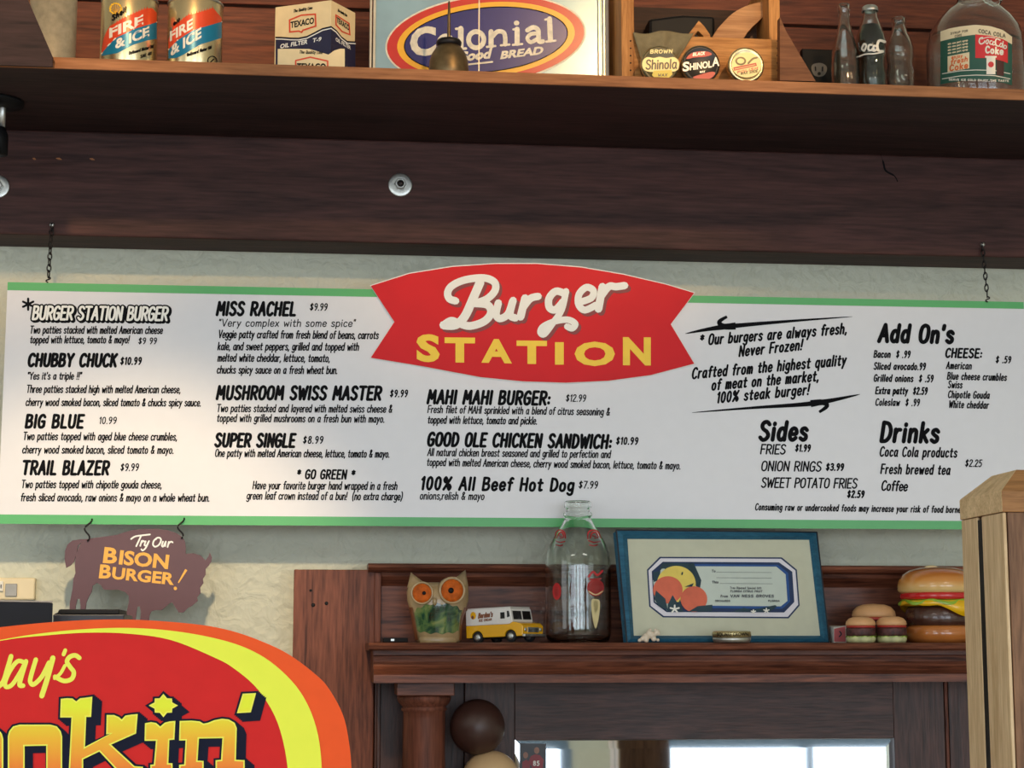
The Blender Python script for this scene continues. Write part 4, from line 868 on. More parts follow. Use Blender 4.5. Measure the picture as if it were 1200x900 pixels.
q = MB(); disc(q, 868, 71.5, 4.2, 3, fn(.0018)); q.build('cream_print', 'tincream', t)
q = MB(); q.fill([[(859.5, 79), (886, 73.5), (887, 77), (860, 83)]], fn(.0016)); write(q, "POLISH", 864, 888, 86, 81, 2.6, .7, fn(.0016)); q.build('red_print', 'tinred', t)
q = MB(); write(q, "KIWANIS", 861, 885, 82, 77, 2.6, .6, fn(.002)) if False else q.ribbon([(861, 81), (885, 75.8)], .7, fn(.002)); q.build('cream_line', 'tincream', t)

# outlet
Yo = -.026
c = A(960, 80, Yo); 
t = thing('power_outlet', (c.x, Yo, A(960, 97, Yo).z), 'black power outlet with grey socket on the planked back of the shelf', 'outlet')
a0, a1 = A(938, 59, Yo), A(978, 59, Yo)
MB().box((a0.x, Yo - .012, A(955, 112, Yo).z), (a1.x, Yo + .003, a0.z)).build('cover_plate', 'black', t, bev=.002)
M['sockgrey'] = mat('grey brown socket', rgb(120, 112, 104), .4)
q = MB(); fo = plY(Yo, .0125); q.slab(cat([(951, 81), (952, 76), (957, 74), (963, 74), (968, 77), (969, 82), (966, 88), (960, 90), (954, 88)], 3, True), fo, (0, .003, 0)); q.build('socket', 'sockgrey', t)
q = MB(); fo = plY(Yo, .0135)
q.ribbon([(955.5, 78.5), (955.8, 82.5)], 1.6, fo); q.ribbon([(964, 78.5), (963.8, 83)], 1.6, fo); q.fill([oval(960, 86.3, 2, 2, 0, 12)], fo); q.build('slots', 'black', t)

# glass bottles
JS = [([(1151.5, 44), (1148.5, 45), (1147.5, 49), (1149.5, 51.5), (1153, 50), (1154, 48)], 1.5), ([(1155.5, 49), (1157, 46.5), (1158.5, 48), (1157, 51.5), (1155.3, 50)], 1.2), ([(1162.5, 48), (1160.5, 48), (1160, 51), (1162, 52), (1163, 51)], 1.2), ([(1166, 49.5), (1164, 49), (1163.6, 52.5), (1166, 52), (1166.4, 49.5), (1167, 53)], 1.2),
      ([(1172, 47), (1168, 45.5), (1166.5, 49), (1167.5, 53), (1170.5, 54)], 1.5), ([(1171.5, 53), (1173, 50.5), (1174.5, 52), (1173.5, 55), (1171.7, 54)], 1.2), ([(1175.5, 48.5), (1175, 56)], 1.2), ([(1179, 54), (1177, 53), (1176.6, 56.5), (1179, 56.5), (1179.5, 54)], 1.2), ([(1150, 46), (1158, 43.5), (1166, 44.5)], .8)]
def glassware(mb_outer, prof_o, c, seg, wall):
    inner = [(max(r - wall, 0), z) for r, z in prof_o]
    return prof_o, inner
def bottle(name, cx, Y, prof, label, kat, group, wall=2.2, gm='glass_green', seg=48):
    c, m, zz = lathe_px(cx, 50, Y)
    t = thing(name, (c.x, c.y, ZS1), label, kat, group)
    out = [(r * m, zz(y) if y is not None else ZS1) for r, y in prof]
    inn = [(max(r - wall * m, .0008), z) for r, z in out]
    inn[0] = (inn[0][0] * .9, ZS1 + wall * 1.6 * m)
    pr = [(0, ZS1 + .0003)] + out + list(reversed(inn)) + [(0, inn[0][1])]
    MB().lathe(pr, c, seg).build('glass_body', gm, t)
    return t, c, m, zz, inn
P1 = [(16, None), (16.5, 100), (16.5, 75), (15.5, 62), (12.5, 50), (9, 38), (6.8, 25), (6.4, 15), (7.4, 13), (7.4, 7), (6.6, 5.5)]
bottle('glass_bottle', 990, -.22, P1, 'empty clear long-necked bottle left of the dark soda bottle', 'bottle', 'soda bottles on the upper shelf')
P2 = [(15.5, None), (16, 98), (17, 90), (15.2, 78), (16.3, 66), (17.6, 52), (16.4, 42), (12.4, 31), (9.2, 22), (8.2, 15), (8.6, 13), (8.6, 11)]
t, c, m, zz, inn = bottle('cola_bottle', 1020.5, -.22, P2, 'full dark cola bottle with white script and crown cap on the upper shelf', 'bottle', 'soda bottles on the upper shelf', 1.6)
M['cola'] = mat('dark cola', rgb(14, 9, 9), .12, 0, .05, spec=.6)
liq = [(0, inn[0][1] + .0004)] + [(max(r - .0003, 0), z) for r, z in inn if z < zz(33)] + [(0, zz(33))]
liq = [(0, ZS1 + .005)] + [(r - .0004, z) for r, z in inn[1:8]] + [(0, inn[7][1] + .0002)]
MB().lathe(liq, c, 40).build('cola_drink', 'cola', t)
MB().lathe([(9.6 * m, zz(14)), (9.9 * m, zz(12.6)), (9.2 * m, zz(9)), (7.5 * m, zz(7.6)), (0, zz(7.4))], c, 21).build('crown_cap', 'zinc', t)
q = MB(); fb = cyl(c, 17.9 * m)
for pts, w in JS:
    pp = [(1003 + (x - 1151) * 1.62, 57.5 + (y - 49.5) * 1.55 - (x - 1151) * .22) for x, y in pts]
    if 1003.5 < min(p[0] for p in pp) and max(p[0] for p in pp) < 1037.5: q.ribbon(cat(pp, 4), w * 2.0, fb)
q.ribbon(cat([(1006, 66.5), (1014, 63.5), (1024, 63), (1035, 61)], 4), 1.6, fb)
q.build('white_script', 'canwhite', t)
P3 = [(15, None), (15.6, 98), (16.6, 86), (14.8, 78), (16, 68), (16.4, 58), (13.6, 48), (10, 40), (7.8, 32), (7.6, 28), (8.4, 27), (8.4, 22.5), (7.6, 21.5)]
bottle('glass_bottle', 1054, -.22, P3, 'short empty clear soda bottle right of the dark soda bottle', 'bottle', 'soda bottles on the upper shelf')
# big syrup jug
P4 = [(55, None), (57, 112), (57, 62), (56, 50), (52.5, 38), (45, 26), (35, 15), (25, 8), (20.5, 4), (19.5, 0), (19.5, -14), (22, -15), (22, -24), (20, -25)]
t, c, m, zz, inn = bottle('syrup_jug', 1143, -.24, P4, 'large clear glass syrup jug with green and red paper label, right end of shelf', 'jug', None, 2.4, 'glass', 64)
M['labgreen'] = mat('green label', rgb(38, 88, 70), .5, 0, .04); M['labcream'] = mat('cream label', rgb(238, 216, 174), .55, 0, .03); M['labred'] = mat('red label', rgb(222, 42, 46), .45, 0, .03); M['laborange'] = mat('orange lettering', rgb(226, 110, 50), .5); M['labdark'] = mat('faded dark print', rgb(110, 96, 74), .6); M['labbrown'] = mat('cola brown print', rgb(70, 20, 16), .5)
rj = 57.6 * m
fg, f1, f2, f3, f4 = cyl(c, rj), cyl(c, rj + .0004), cyl(c, rj + .0008), cyl(c, rj + .0012), cyl(c, rj + .0016)
lo = [(1102, 99), (1112, 97), (1125, 95), (1143, 94), (1160, 94.5), (1175, 97), (1186, 100)]
upl = [(1102, 37), (1112, 33.5), (1125, 31), (1143, 29), (1160, 30.5), (1175, 35), (1186, 43)]
mid = [(1102, 48.5), (1112, 46), (1125, 43), (1143, 40.5), (1160, 42), (1175, 46), (1186, 52)]
q = MB(); q.band(upl, lo, fg, 24); q.build('paper_label', 'labgreen', t)
q = MB(); q.band(upl, mid, f1, 24); q.band([(1110.5, 66), (1136, 61)], [(1110.5, 84.5), (1136, 80)], f1, 8); q.build('cream_print', 'labcream', t)
q = MB(); q.band([(1143, 40.2), (1160, 41.8), (1175, 45.8), (1181, 49)], [(1143, 68), (1160, 68), (1175, 71.5), (1181, 74)], f2, 14); q.build('red_print', 'labred', t)
q = MB()
for y0 in (84, 90): q.band([(1104, y0 + 2), (1125, y0 - 1.5), (1143, y0 - 2.5), (1165, y0 - 2), (1184, y0 + 2)], [(1104, y0 + 3), (1125, y0 - .6), (1143, y0 - 1.6), (1165, y0 - 1.1), (1184, y0 + 3)], f1, 18)
q.band([(1156, 66.5), (1166.5, 66.5)], [(1156, 87), (1166.5, 87)], f3, 6); q.band([(1154.5, 65.5), (1168, 65.5)], [(1154.5, 67.5), (1168, 67.5)], f3, 6)
for pts, w in JS: q.ribbon(cat(pts, 4), w, f3)
write(q, "Coke", 1155, 1175.5, 61.5, 64, 7.4, 1.9, f3, .05); write(q, "SERVE ICE COLD ENJOY THE TASTE", 1112, 1182, 94.2, 95.8, 2, .6, f3, 0)
q.build('white_print', 'canwhite', t)
q = MB(); q.fill([oval(1161.3, 75.5, 3.4, 3.4, 0, 20)], f4); q.build('red_print', 'labred', t)
q = MB(); q.band([(1168, 70), (1176.5, 72)], [(1168, 88), (1176.5, 89)], f3, 5); q.build('bottle_print', 'labbrown', t)
q = MB(); write(q, "enjoy", 1115, 1128, 69, 67, 3.6, .9, f2); write(q, "fresh", 1114, 1134, 75.5, 71.5, 5.4, 1.3, f2); write(q, "Coke", 1113, 1134, 83, 79.5, 6.4, 1.6, f2, .05); q.build('orange_lettering', 'laborange', t)
q = MB()
for k in range(4): write(q, "mix one part syrup", 1111, 1134, 52.5 + 3.6 * k, 48 + 3.6 * k, 2, .6, f2, 0)
q.build('faded_print', 'labcream', t)
q = MB(); write(q, "SYRUP FOR", 1114, 1134, 40.5, 37, 2.2, .6, f2, 0); write(q, "COKE", 1119, 1127, 43.5, 42, 2.2, .6, f2, 0); write(q, "COCA COLA", 1147, 1178, 38, 44, 4, 1, f2, 0); q.build('dark_print', 'labdark', t)
q = MB(); pc = A(1163, -2, -.24); pts = [pc + Vector((.017 * math.cos(a), 0, .013 * math.sin(a))) for a in [2 * math.pi * k / 24 for k in range(24)]]; q.tube(pts, .0042, 10, True); q.build('finger_ring', 'glass', t)

# ================================================================== HUTCH
ZM = A(600, 753, -.30).z                       # mantel top
def gx(px, Y, py=760): return A(px, py, Y).x
def gz(py, Y, px=640): return A(px, py, Y).z
hu = thing('wooden_hutch', (gx(740, -.2), -.2, 0), 'dark walnut hutch with mantel shelf, turned column and mirror on the wall', 'hutch')
xr_ = gx(1175, -.1)
MB().box((gx(344, -.07, 700), -.07, .0), (gx(439.5, -.07, 700), 0, gz(667.5, -.07, 390))).build('side_panel', 'hutch_z', hu, bev=.002)
q = MB()
for (x, y, r) in ((364, 692, 1.6), (367, 709, 2.4), (382.5, 707, 2.2)):
    p = A(x, y, -.07); m = mpp(x, y, -.07); q.M = Matrix.Translation(p) @ Matrix.Rotation(R(90), 4, 'X'); q.lathe([(0, .0006), (r * m * .5, .0006), (r * m, .0002), (r * m, -.002)], (0, 0, 0), 12); q.M = None
q.build('screw_holes', 'black', hu)
zt = gz(661, -.09)
MB().box((gx(440, -.05), -.05, ZM), (xr_, 0, zt - .012)).build('back_panel', 'hutch', hu)
MB().box((gx(438, -.075), -.075, ZM), (gx(446, -.075), -.0505, zt - .0165)).build('end_stile', 'hutch_z', hu, bev=.002)
MB().sweep([(0, zt), (-.086, zt), (-.093, zt - .003), (-.095, zt - .008), (-.091, zt - .013), (-.084, zt - .016), (-.07, zt - .0165), (-.068, zt - .024), (-.058, zt - .034), (-.0505, zt - .042), (-.0505, zt - .012), (0, zt - .012)], gx(430.5, -.09), xr_).build('top_moulding', 'hutch', hu, smooth=False)
n0 = ZM - .0142
MB().sweep([(0, ZM), (-.292, ZM), (-.298, ZM - .002), (-.301, ZM - .006), (-.299, ZM - .011), (-.292, n0), (0, n0)], gx(432.5, -.30), xr_).build('mantel_shelf', 'hutch', hu)
z8 = gz(800, -.285)
MB().sweep([(-.02, n0 - .0002), (-.248, n0 - .0002), (-.248, n0 - .008), (-.254, n0 - .010), (-.256, n0 - .020), (-.260, n0 - .028), (-.268, n0 - .036), (-.279, n0 - .041), (-.285, n0 - .043), (-.286, z8), (-.02, z8)], gx(438, -.27), xr_).build('cornice', 'hutch', hu)
YF = -.10
zbase = .93
zr = gz(866, YF, 820)
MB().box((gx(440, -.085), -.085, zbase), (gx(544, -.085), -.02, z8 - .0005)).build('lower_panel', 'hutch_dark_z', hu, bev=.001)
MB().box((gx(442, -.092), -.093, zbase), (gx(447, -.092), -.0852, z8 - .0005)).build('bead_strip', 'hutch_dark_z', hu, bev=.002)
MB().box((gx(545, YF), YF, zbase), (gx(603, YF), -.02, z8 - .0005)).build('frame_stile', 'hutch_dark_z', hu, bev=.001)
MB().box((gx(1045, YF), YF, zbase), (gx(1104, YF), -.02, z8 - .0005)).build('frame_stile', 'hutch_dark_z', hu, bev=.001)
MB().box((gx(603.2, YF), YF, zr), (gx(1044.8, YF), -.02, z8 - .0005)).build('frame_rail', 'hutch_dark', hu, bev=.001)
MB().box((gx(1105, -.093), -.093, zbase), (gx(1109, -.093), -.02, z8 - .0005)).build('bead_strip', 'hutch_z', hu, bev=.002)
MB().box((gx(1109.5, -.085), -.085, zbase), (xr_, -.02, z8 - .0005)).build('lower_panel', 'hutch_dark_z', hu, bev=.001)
MB().box((gx(430, -.40), -.40, 0), (xr_, -.0, zbase - .0005)).build('base_cabinet', 'hutch', hu, bev=.004)
# bevelled mirror
m, nt, b = newmat('mirror glass'); b.inputs['Metallic'].default_value = 1; b.inputs['Roughness'].default_value = .03
nz = nt.nodes.new('ShaderNodeTexNoise'); nz.inputs['Scale'].default_value = 3; cr = nt.nodes.new('ShaderNodeValToRGB')
cr.color_ramp.elements[0].color = (.78, .84, .88, 1); cr.color_ramp.elements[1].color = (.86, .9, .92, 1); nt.links.new(nz.outputs['Fac'], cr.inputs['Fac']); nt.links.new(cr.outputs['Color'], b.inputs['Base Color']); M['mirror'] = m
xa, xb = gx(603.4, -.086), gx(1044.6, -.086); bw = .018; q = MB(); ym = -.088
o_ = [(xa, zbase + .03), (xb, zbase + .03), (xb, zr), (xa, zr)]; i_ = [(xa + bw, zbase + .03 + bw), (xb - bw, zbase + .03 + bw), (xb - bw, zr - bw), (xa + bw, zr - bw)]
oi = [q.pt((x, ym + .0022, z)) for x, z in o_]; ii = [q.pt((x, ym, z)) for x, z in i_]; bb = [q.pt((x, ym + .005, z)) for x, z in o_]
q.face(ii); q.face(list(reversed(bb)))
for k in range(4):
    j = (k + 1) % 4; q.face([oi[k], oi[j], ii[j], ii[k]]); q.face([oi[k], bb[k], bb[j], oi[j]])
q.build('mirror', 'mirror', hu)['label'] = 'bevelled mirror glass'
# turned column
c = A(497, 830, -.2); m = mpp(497, 830, -.2); zz = lambda py: A(497, py, -.2).z
MB().box((gx(465.5, -.255), -.253, zz(814.5)), (gx(533, -.255), -.147, z8 - .0004)).build('column_capital', 'hutch', hu, bev=.0015)
MB().lathe([(0, zz(814.7)), (31 * m, zz(814.7)), (32 * m, zz(818)), (30 * m, zz(823)), (26 * m, zz(827.5)), (25 * m, zz(828.5)), (27 * m, zz(830)), (27 * m, zz(832)), (24.5 * m, zz(834)), (24.5 * m, zz(842)), (24.8 * m, zz(880)), (26 * m, zz(960)), (27 * m, 1.02), (32 * m, 1.0), (34 * m, .96), (34 * m, zbase)], c, 40).build('column_shaft', 'hutch_z', hu)

# scoop display in front of the mirror frame
M['choc'] = mat('chocolate brown gloss', rgb(66, 42, 36), .38, var=.12, ns=12, bump=.05, bs=30); M['vanilla'] = mat('cream vanilla gloss', rgb(222, 186, 140), .4, var=.05, ns=20)
M['cone'] = mat('waffle cone tan', rgb(196, 146, 90), .6, var=.12, ns=60, bump=.3, bs=60)
c1 = A(559.5, 852, -.20); c2 = A(575, 914, -.20); m = mpp(560, 860, -.2)
t = thing('ice_cream_display', (c2.x, c2.y, zbase), 'large ice cream model with brown scoop on cream scoop beside the column', 'display')
q = MB(); q.ball(c1, 32.5 * m, 32, 20, (1, 1, 1)); q.build('chocolate_scoop', 'choc', t)
q = MB(); q.tube([c1 + Vector(((12 * math.cos(a)) * m, -28.6 * m, (-4 + 3 * math.sin(a)) * m)) for a in [R(200 - 140 * k / 8) for k in range(9)]], .0016, 8); q.build('scoop_crease', 'choc', t)
MB().ball(c2, 34 * m, 32, 20).build('vanilla_scoop', 'vanilla', t)
MB().lathe([(0, zbase), (.02, zbase), (.026, zbase + .02), (33 * m, c2.z - 14 * m), (36 * m, c2.z - 8 * m), (34 * m, c2.z - 4 * m), (0, c2.z - 4 * m)], c2, 36).build('cone', 'cone', t)

# photo card tucked in the mirror
M['photodark'] = mat('dark photo print', rgb(34, 36, 44), .35, var=.3, ns=40); M['photored'] = mat('red jersey print', rgb(140, 30, 44), .4); M['photoskin'] = mat('printed skin tone', rgb(150, 104, 84), .4)
Yp = -.0905
t = thing('photo_card', A(625, 930, Yp), 'small photo of two people in team jerseys tucked in the mirror corner', 'photo')
MB().slab([(609, 871), (640, 871.5), (640, 930), (609, 930)], plY(Yp), (0, .001, 0)).build('card', 'photodark', t)
fp = plY(Yp, .0006); q = MB(); q.fill([[(622, 886), (627, 884), (633, 885), (637, 890), (636, 900), (634, 912), (624, 912), (623, 898), (619, 893)]], fp); q.fill([[(612, 893), (617, 890), (621, 894), (621, 912), (612, 912)]], fp); q.build('red_jerseys', 'photored', t)
q = MB(); q.fill([oval(629, 879.5, 3.2, 4, 0, 14)], fp); q.fill([oval(616, 885, 3, 3.8, 0, 14)], fp); q.build('faces', 'photoskin', t)
q = MB(); write(q, "85", 625, 632, 897, 897, 5, 1.1, plY(Yp, .0009), 0); q.build('jersey_number', 'white', t)

# ================================================================== THINGS ON THE MANTEL
def loft(q, lev, Yc, a0, a1, off=0, seg=28, cap=True):
    rows = []
    full = abs(a1 - a0) >= 359.9
    for (py, xl, xr, dep) in lev:
        cx = (xl + xr) / 2; p = A(cx, py, Yc); m = mpp(cx, py, Yc); rx = (xr - xl) / 2 * m + off; ry = dep * (xr - xl) / 2 * m + off
        n = seg if full else seg + 1; row = []
        for k in range(n):
            a = R(a0 + (a1 - a0) * k / seg); row.append(q.pt((p.x + rx * math.sin(a), Yc - ry * math.cos(a), p.z)))
        rows.append(row)
    for r0, r1 in zip(rows, rows[1:]):
        n = len(r0)
        for k in range(n if full else n - 1): q.face([r0[k], r0[(k + 1) % n], r1[(k + 1) % n], r1[k]], True)
    if cap and full: q.face(rows[0]); q.face(rows[-1])
M['owl'] = mat('sand glaze', rgb(178, 150, 108), .3, var=.22, ns=35, coat=.4); M['owlbrown'] = mat('brown glaze', rgb(132, 74, 40), .35, var=.2, ns=30, coat=.4)
M['owleye'] = mat('orange glaze', rgb(190, 90, 24), .6, var=.3, ns=90, spec=.15)
m, nt, b = newmat('green belly glaze'); tc = nt.nodes.new('ShaderNodeTexCoord'); nz = nt.nodes.new('ShaderNodeTexNoise'); nz.inputs['Scale'].default_value = 42; nz.inputs['Detail'].default_value = 5; nz.inputs['Distortion'].default_value = .8
cr = nt.nodes.new('ShaderNodeValToRGB'); els = cr.color_ramp.elements; els[0].position = .3; els[0].color = rgb(22, 42, 30); els[1].position = .72; els[1].color = rgb(150, 156, 92)
e = els.new(.44); e.color = rgb(40, 78, 56); e = els.new(.56); e.color = rgb(92, 122, 70)
nt.links.new(tc.outputs['Object'], nz.inputs['Vector']); nt.links.new(nz.outputs['Fac'], cr.inputs['Fac']); nt.links.new(cr.outputs['Color'], b.inputs['Base Color']); b.inputs['Roughness'].default_value = .15; b.inputs['Coat Weight'].default_value = .8; b.inputs['Coat Roughness'].default_value = .05
M['owlgreen'] = m
Yo = -.19
OW = [(753, 489, 538, .8), (750, 487, 540, .82), (735, 484.5, 541, .84), (722, 482, 543, .82), (713, 479.5, 546.5, .78), (704, 477, 549, .74), (694, 476.5, 549.5, .68), (687, 478.5, 548.5, .56), (683.5, 484, 543, .36), (682.5, 492, 535, .16)]
OWz = [(y, a, b_, d) for y, a, b_, d in OW]
t = thing('owl_figurine', (A(512, 752, Yo).x, Yo, ZM), 'glazed pottery owl with big orange eyes and green belly on the mantel', 'figurine')
q = MB(); loft(q, OW, Yo, 0, 360)
for (bx0, bx1, tip, by) in ((477, 509, (481.5, 670.5), 690), (516, 549, (545.5, 667.5), 690)):
    tp = q.pt(A(tip[0], tip[1], Yo)); ring = []
    for k in range(16):
        a = 2 * math.pi * k / 16; px = (bx0 + bx1) / 2 + (bx1 - bx0) / 2 * math.cos(a); p = A(px, by - 4.5 * abs((px - tip[0]) / (bx1 - bx0)) * -1 - 2, Yo); p.y += .016 * math.sin(a); ring.append(q.pt(p))
    for k in range(16): q.face([ring[k], ring[(k + 1) % 16], tp], True)
q.build('owl_body', 'owl', t, smooth=True)
q = MB(); rows = []
def owlat(py):
    for l0, l1 in zip(OW, OW[1:]):
        if l1[0] <= py <= l0[0]:
            f = (py - l0[0]) / (l1[0] - l0[0]); return [l0[k] + (l1[k] - l0[k]) * f for k in (1, 2, 3)]
for i in range(33):
    a_ = -60 + 116 * i / 32; u = a_ / 58; tp = 708 + 9 * u * u + 1.2 * math.sin(a_ * .3); bt = 742.5 - 3 * u * u + 1.0 * math.sin(a_ * .22); row = []
    for j in range(15):
        py = tp + (bt - tp) * j / 14; xl_, xr_, dp = owlat(py); cx = (xl_ + xr_) / 2; p = A(cx, py, Yo); m = mpp(cx, py, Yo); rx = (xr_ - xl_) / 2 * m + .0013; ry = dp * (xr_ - xl_) / 2 * m + .0013
        row.append(q.pt((p.x + rx * math.sin(R(a_)), Yo - ry * math.cos(R(a_)), p.z)))
    rows.append(row)
for r0, r1 in zip(rows, rows[1:]):
    for j in range(14): q.face([r0[j], r1[j], r1[j + 1], r0[j + 1]], True)
q.build('belly_glaze', 'owlgreen', t)
xr_ = gx(1175, -.1)
for sgn in (-1, 1):
    q = MB(); loft(q, [(750, 487, 540, .82), (735, 484.5, 541, .84), (722, 482, 543, .82), (712, 479.5, 546.5, .78)], Yo, 62 * sgn, 112 * sgn, .0014); q.build('wing', 'owlbrown', t)
for (ex, ey, er, pr, px_) in ((494.5, 695, 12, 2.4, 497), (530, 692, 14.2, 3.6, 528.5)):
    ye_ = Yo - (.0445 if ex > 510 else .0425); p = A(ex, ey, ye_); m = mpp(ex, ey, ye_); r = er * m
    rot = Matrix.Translation(p) @ Matrix.Rotation(R(90), 4, 'X') @ Matrix.Rotation(R(6 if ex > 510 else -6), 4, 'Y')
    MB(rot).lathe([(r * .98, -.03), (r * 1.1, -.028), (r * 1.14, -.001), (r * 1.05, .0015), (r * .96, .0008), (r * .92, -.001)], (0, 0, 0), 36).build('eye_rim', 'owl', t)
    e = MB(rot).lathe([(0, -.0006), (r * .35, -.0004), (r * .6, .0004), (r * .9, -.0004), (r * .97, -.003)], (0, 0, 0), 36).build('eye', 'owleye', t)
    MB(rot @ Matrix.Translation(((px_ - ex) * m, 0, 0))).lathe([(0, .0016), (pr * m * .7, .0012), (pr * m, -.0008)], (0, 0, 0), 20).build('pupil', 'black', e)
p = A(509.5, 705, Yo - .043); MB().ball(p, .0055, 14, 10, (.8, .9, 1.35)).build('beak', 'owl', t)
q = MB(); loft(q, [(753.2, 489, 536, .84), (748, 488, 537, .86), (744.5, 490, 535, .8)], Yo, -55, 55, .0035); q.build('feet', 'owl', t)

# toy van
M['vanwhite'] = mat('white van paint', rgb(232, 228, 222), .25, coat=.5, var=.02); M['vanyellow'] = mat('yellow van paint', rgb(240, 178, 20), .25, coat=.5, var=.03); M['tyre'] = mat('black rubber', rgb(26, 26, 28), .7); M['pane'] = mat('dark window pane', rgb(30, 26, 26), .1, var=.1)
th = R(-38); vc = A(592, 752, -.205); vc.z = ZM
t = thing('toy_van', vc, 'yellow and white toy delivery van next to the pottery owl', 'toy van')
VM = Matrix.Translation(vc) @ Matrix.Rotation(th, 4, 'Z') @ Matrix.Rotation(R(-2.2), 4, 'Y') @ Matrix.Translation((0, 0, .002))
hw = .036
def prof(pts, m_, nm, y0=-hw, y1=hw, bev=.0012, par=t):
    q = MB(VM); a = [q.pt((x, y0, z)) for x, z in pts]; b_ = [q.pt((x, y1, z)) for x, z in pts]; n = len(pts)
    q.face(a); q.face(list(reversed(b_)))
    for k in range(n): q.face([a[k], a[(k + 1) % n], b_[(k + 1) % n], b_[k]])
    return q.build(nm, m_, par, bev=bev)
def arch(cx, r, z0, n=8): return [(cx + r * math.cos(math.pi * k / n), z0 + r * math.sin(math.pi * k / n)) for k in range(n + 1)]
low = [(-.062, .008)] + [(x, z) for x, z in reversed(arch(-.038, .0125, .008))] + [(x, z) for x, z in reversed(arch(.034, .0125, .008))] + [(.0605, .008), (.0615, .026), (.056, .031), (.046, .0335), (.040, .0345), (.032, .0305), (-.062, .0305)]
prof(low, 'vanyellow', 'lower_body')
prof([(-.062, .0306), (.0318, .0306), (.0398, .0347), (.036, .058), (.033, .0605), (-.058, .0605), (-.062, .0575)], 'vanwhite', 'upper_body')
prof([(-.060, .0606), (.036, .0606), (.034, .0622), (-.058, .0622)], 'vanwhite', 'roof', -hw + .001, hw - .001)
def pane(pts, nm='side_window', m_='pane'):
    q = MB(VM); q.face([q.pt(p) for p in pts]); return q.build(nm, m_, t)
ye = -hw - .0003
pane([(.014, ye, .041), (.0235, ye, .041), (.0235, ye, .0525), (.014, ye, .0525)]); pane([(.0285, ye, .0425), (.0345, ye, .0445), (.0325, ye, .0545), (.0285, ye, .0545)])
for s0, s1 in ((-.031, -.002), (.002, .031)):
    pane([(.0392 + .0004, s0, .0388), (.0392 + .0004, s1, .0388), (.0369 + .0004, s1, .0545), (.0369 + .0004, s0, .0545)], 'windscreen')
for wx in (-.038, .034):
    for s in (-1, 1):
        yc = s * (hw - .0045); Q = VM @ Matrix.Translation((wx, yc, .0085)) @ Matrix.Rotation(R(90), 4, 'X')
        w = MB(Q).lathe([(.003, -.0045), (.0095, -.0045), (.0108, -.003), (.0108, .003), (.0095, .0045), (.003, .0045)], (0, 0, 0), 28).build('wheel', 'tyre', t)
        MB(Q).lathe([(0, -.0047), (.0062, -.0049), (.0066, -.004), (.0066, .004), (.0062, .0049), (.003, .0054), (0, .0054)], (0, 0, 0), 24).build('hubcap', 'zinc', w)
q = MB(VM); q.box((.0612, -.019, .0145), (.0625, .019, .0235)); q.build('grille', 'zinc', t)
q = MB(VM)
for k in range(4): q.box((.0626, -.017, .0155 + .002 * k), (.0629, .017, .0163 + .002 * k))
q.build('grille_slots', 'black', t)
q = MB(VM); q.box((.060, -.036, .0065), (.0655, .036, .0115)); q.build('bumper', 'zinc', t, bev=.001)
for s in (-1, 1): MB(VM @ Matrix.Translation((.0612, s * .0265, .0195)) @ Matrix.Rotation(R(90), 4, 'Y')).lathe([(0, .0018), (.003, .0012), (.0036, 0)], (0, 0, 0), 16).build('headlamp', 'zinc', t)
q = MB(VM); q.box((-.061, -.028, .0062), (.058, .028, .0079)); q.build('chassis', 'black', t)
nrm = (VM.to_3x3() @ Vector((0, -1, 0))); P0 = VM @ Vector((0, -hw, .045))
q = MB(); fv = plN(P0, nrm, .0005); write(q, "Borden's", 560.5, 577.5, 724.5, 722.5, 5.6, 1.3, fv, .15); write(q, "ICE CREAM", 561.5, 576, 728.6, 727, 2.4, .7, fv, .05); q.build('red_brown_lettering', 'owlbrown', t)
q = MB(); q.fill([oval(554.5, 721.5, 3.4, 4.6, 0, 9)], fv); q.build('yellow_badge', 'vanyellow', t)
q = MB(); q.fill([oval(553.8, 723.5, 1.5, 2.2, 0, 9)], plN(P0, nrm, .0008)); q.build('brown_badge', 'owlbrown', t)

# milk bottle
c, m, zz = lathe_px(677.5, 680, -.185)
t = thing('milk_bottle', (c.x, c.y, ZM), 'tall clear glass milk bottle with red printed marks left of the blue frame', 'bottle')
po = [(33, None), (36.5, 749), (38.3, 743), (38.6, 735), (38.6, 700), (38.6, 668), (38.2, 657), (36.8, 648), (34, 639.5), (28.5, 630), (21.8, 619), (16.5, 610), (15, 606), (17, 604.5), (17, 601.5), (14.4, 600), (14.2, 596), (16, 594.5), (16.2, 589.5), (15, 587.5)]
out = [(r * m, zz(y) if y else ZM) for r, y in po]; w_ = 2.6 * m
inn = [(r - w_, z) for r, z in out]; inn[0] = (inn[0][0] * .9, ZM + .006)
MB().lathe([(0, ZM + .002)] + out + list(reversed(inn)) + [(0, ZM + .0075)], c, 64).build('glass_body', 'glass', t)
M['pyrored'] = mat('fired red print', rgb(196, 40, 44), .4, var=.08); M['pyrocream'] = mat('cream print on glass', rgb(222, 204, 150), .45)
fb = cyl(c, 38.9 * m); fs1 = cyl(c, 27.5 * m)
q = MB(); 
for cx_, k in ((656.5, .8), (695.5, 1)):
    q = MB()
    for pts in ([(-7, 4), (-6, -4), (0, -7), (6, -4), (8, 3)], [(-4, 3), (-2, -3), (3, -4), (5, 2), (1, 3)], [(-6, 6), (0, 8), (7, 7)], [(-5, 11), (0, 12), (4, 11)], [(-1, 0), (2, 1)]):
        q.ribbon(cat([(cx_ + x * k, 628 + y) for x, y in pts], 3), 1.6, fs1)
    q.build('red_scroll', 'pyrored', t)
q = MB(); q.fill([oval(698, 688.5, 9.8, 10, 0, 24)], fb); q.fill([oval(652.5, 693, 5, 10, 0, 20)], fb)
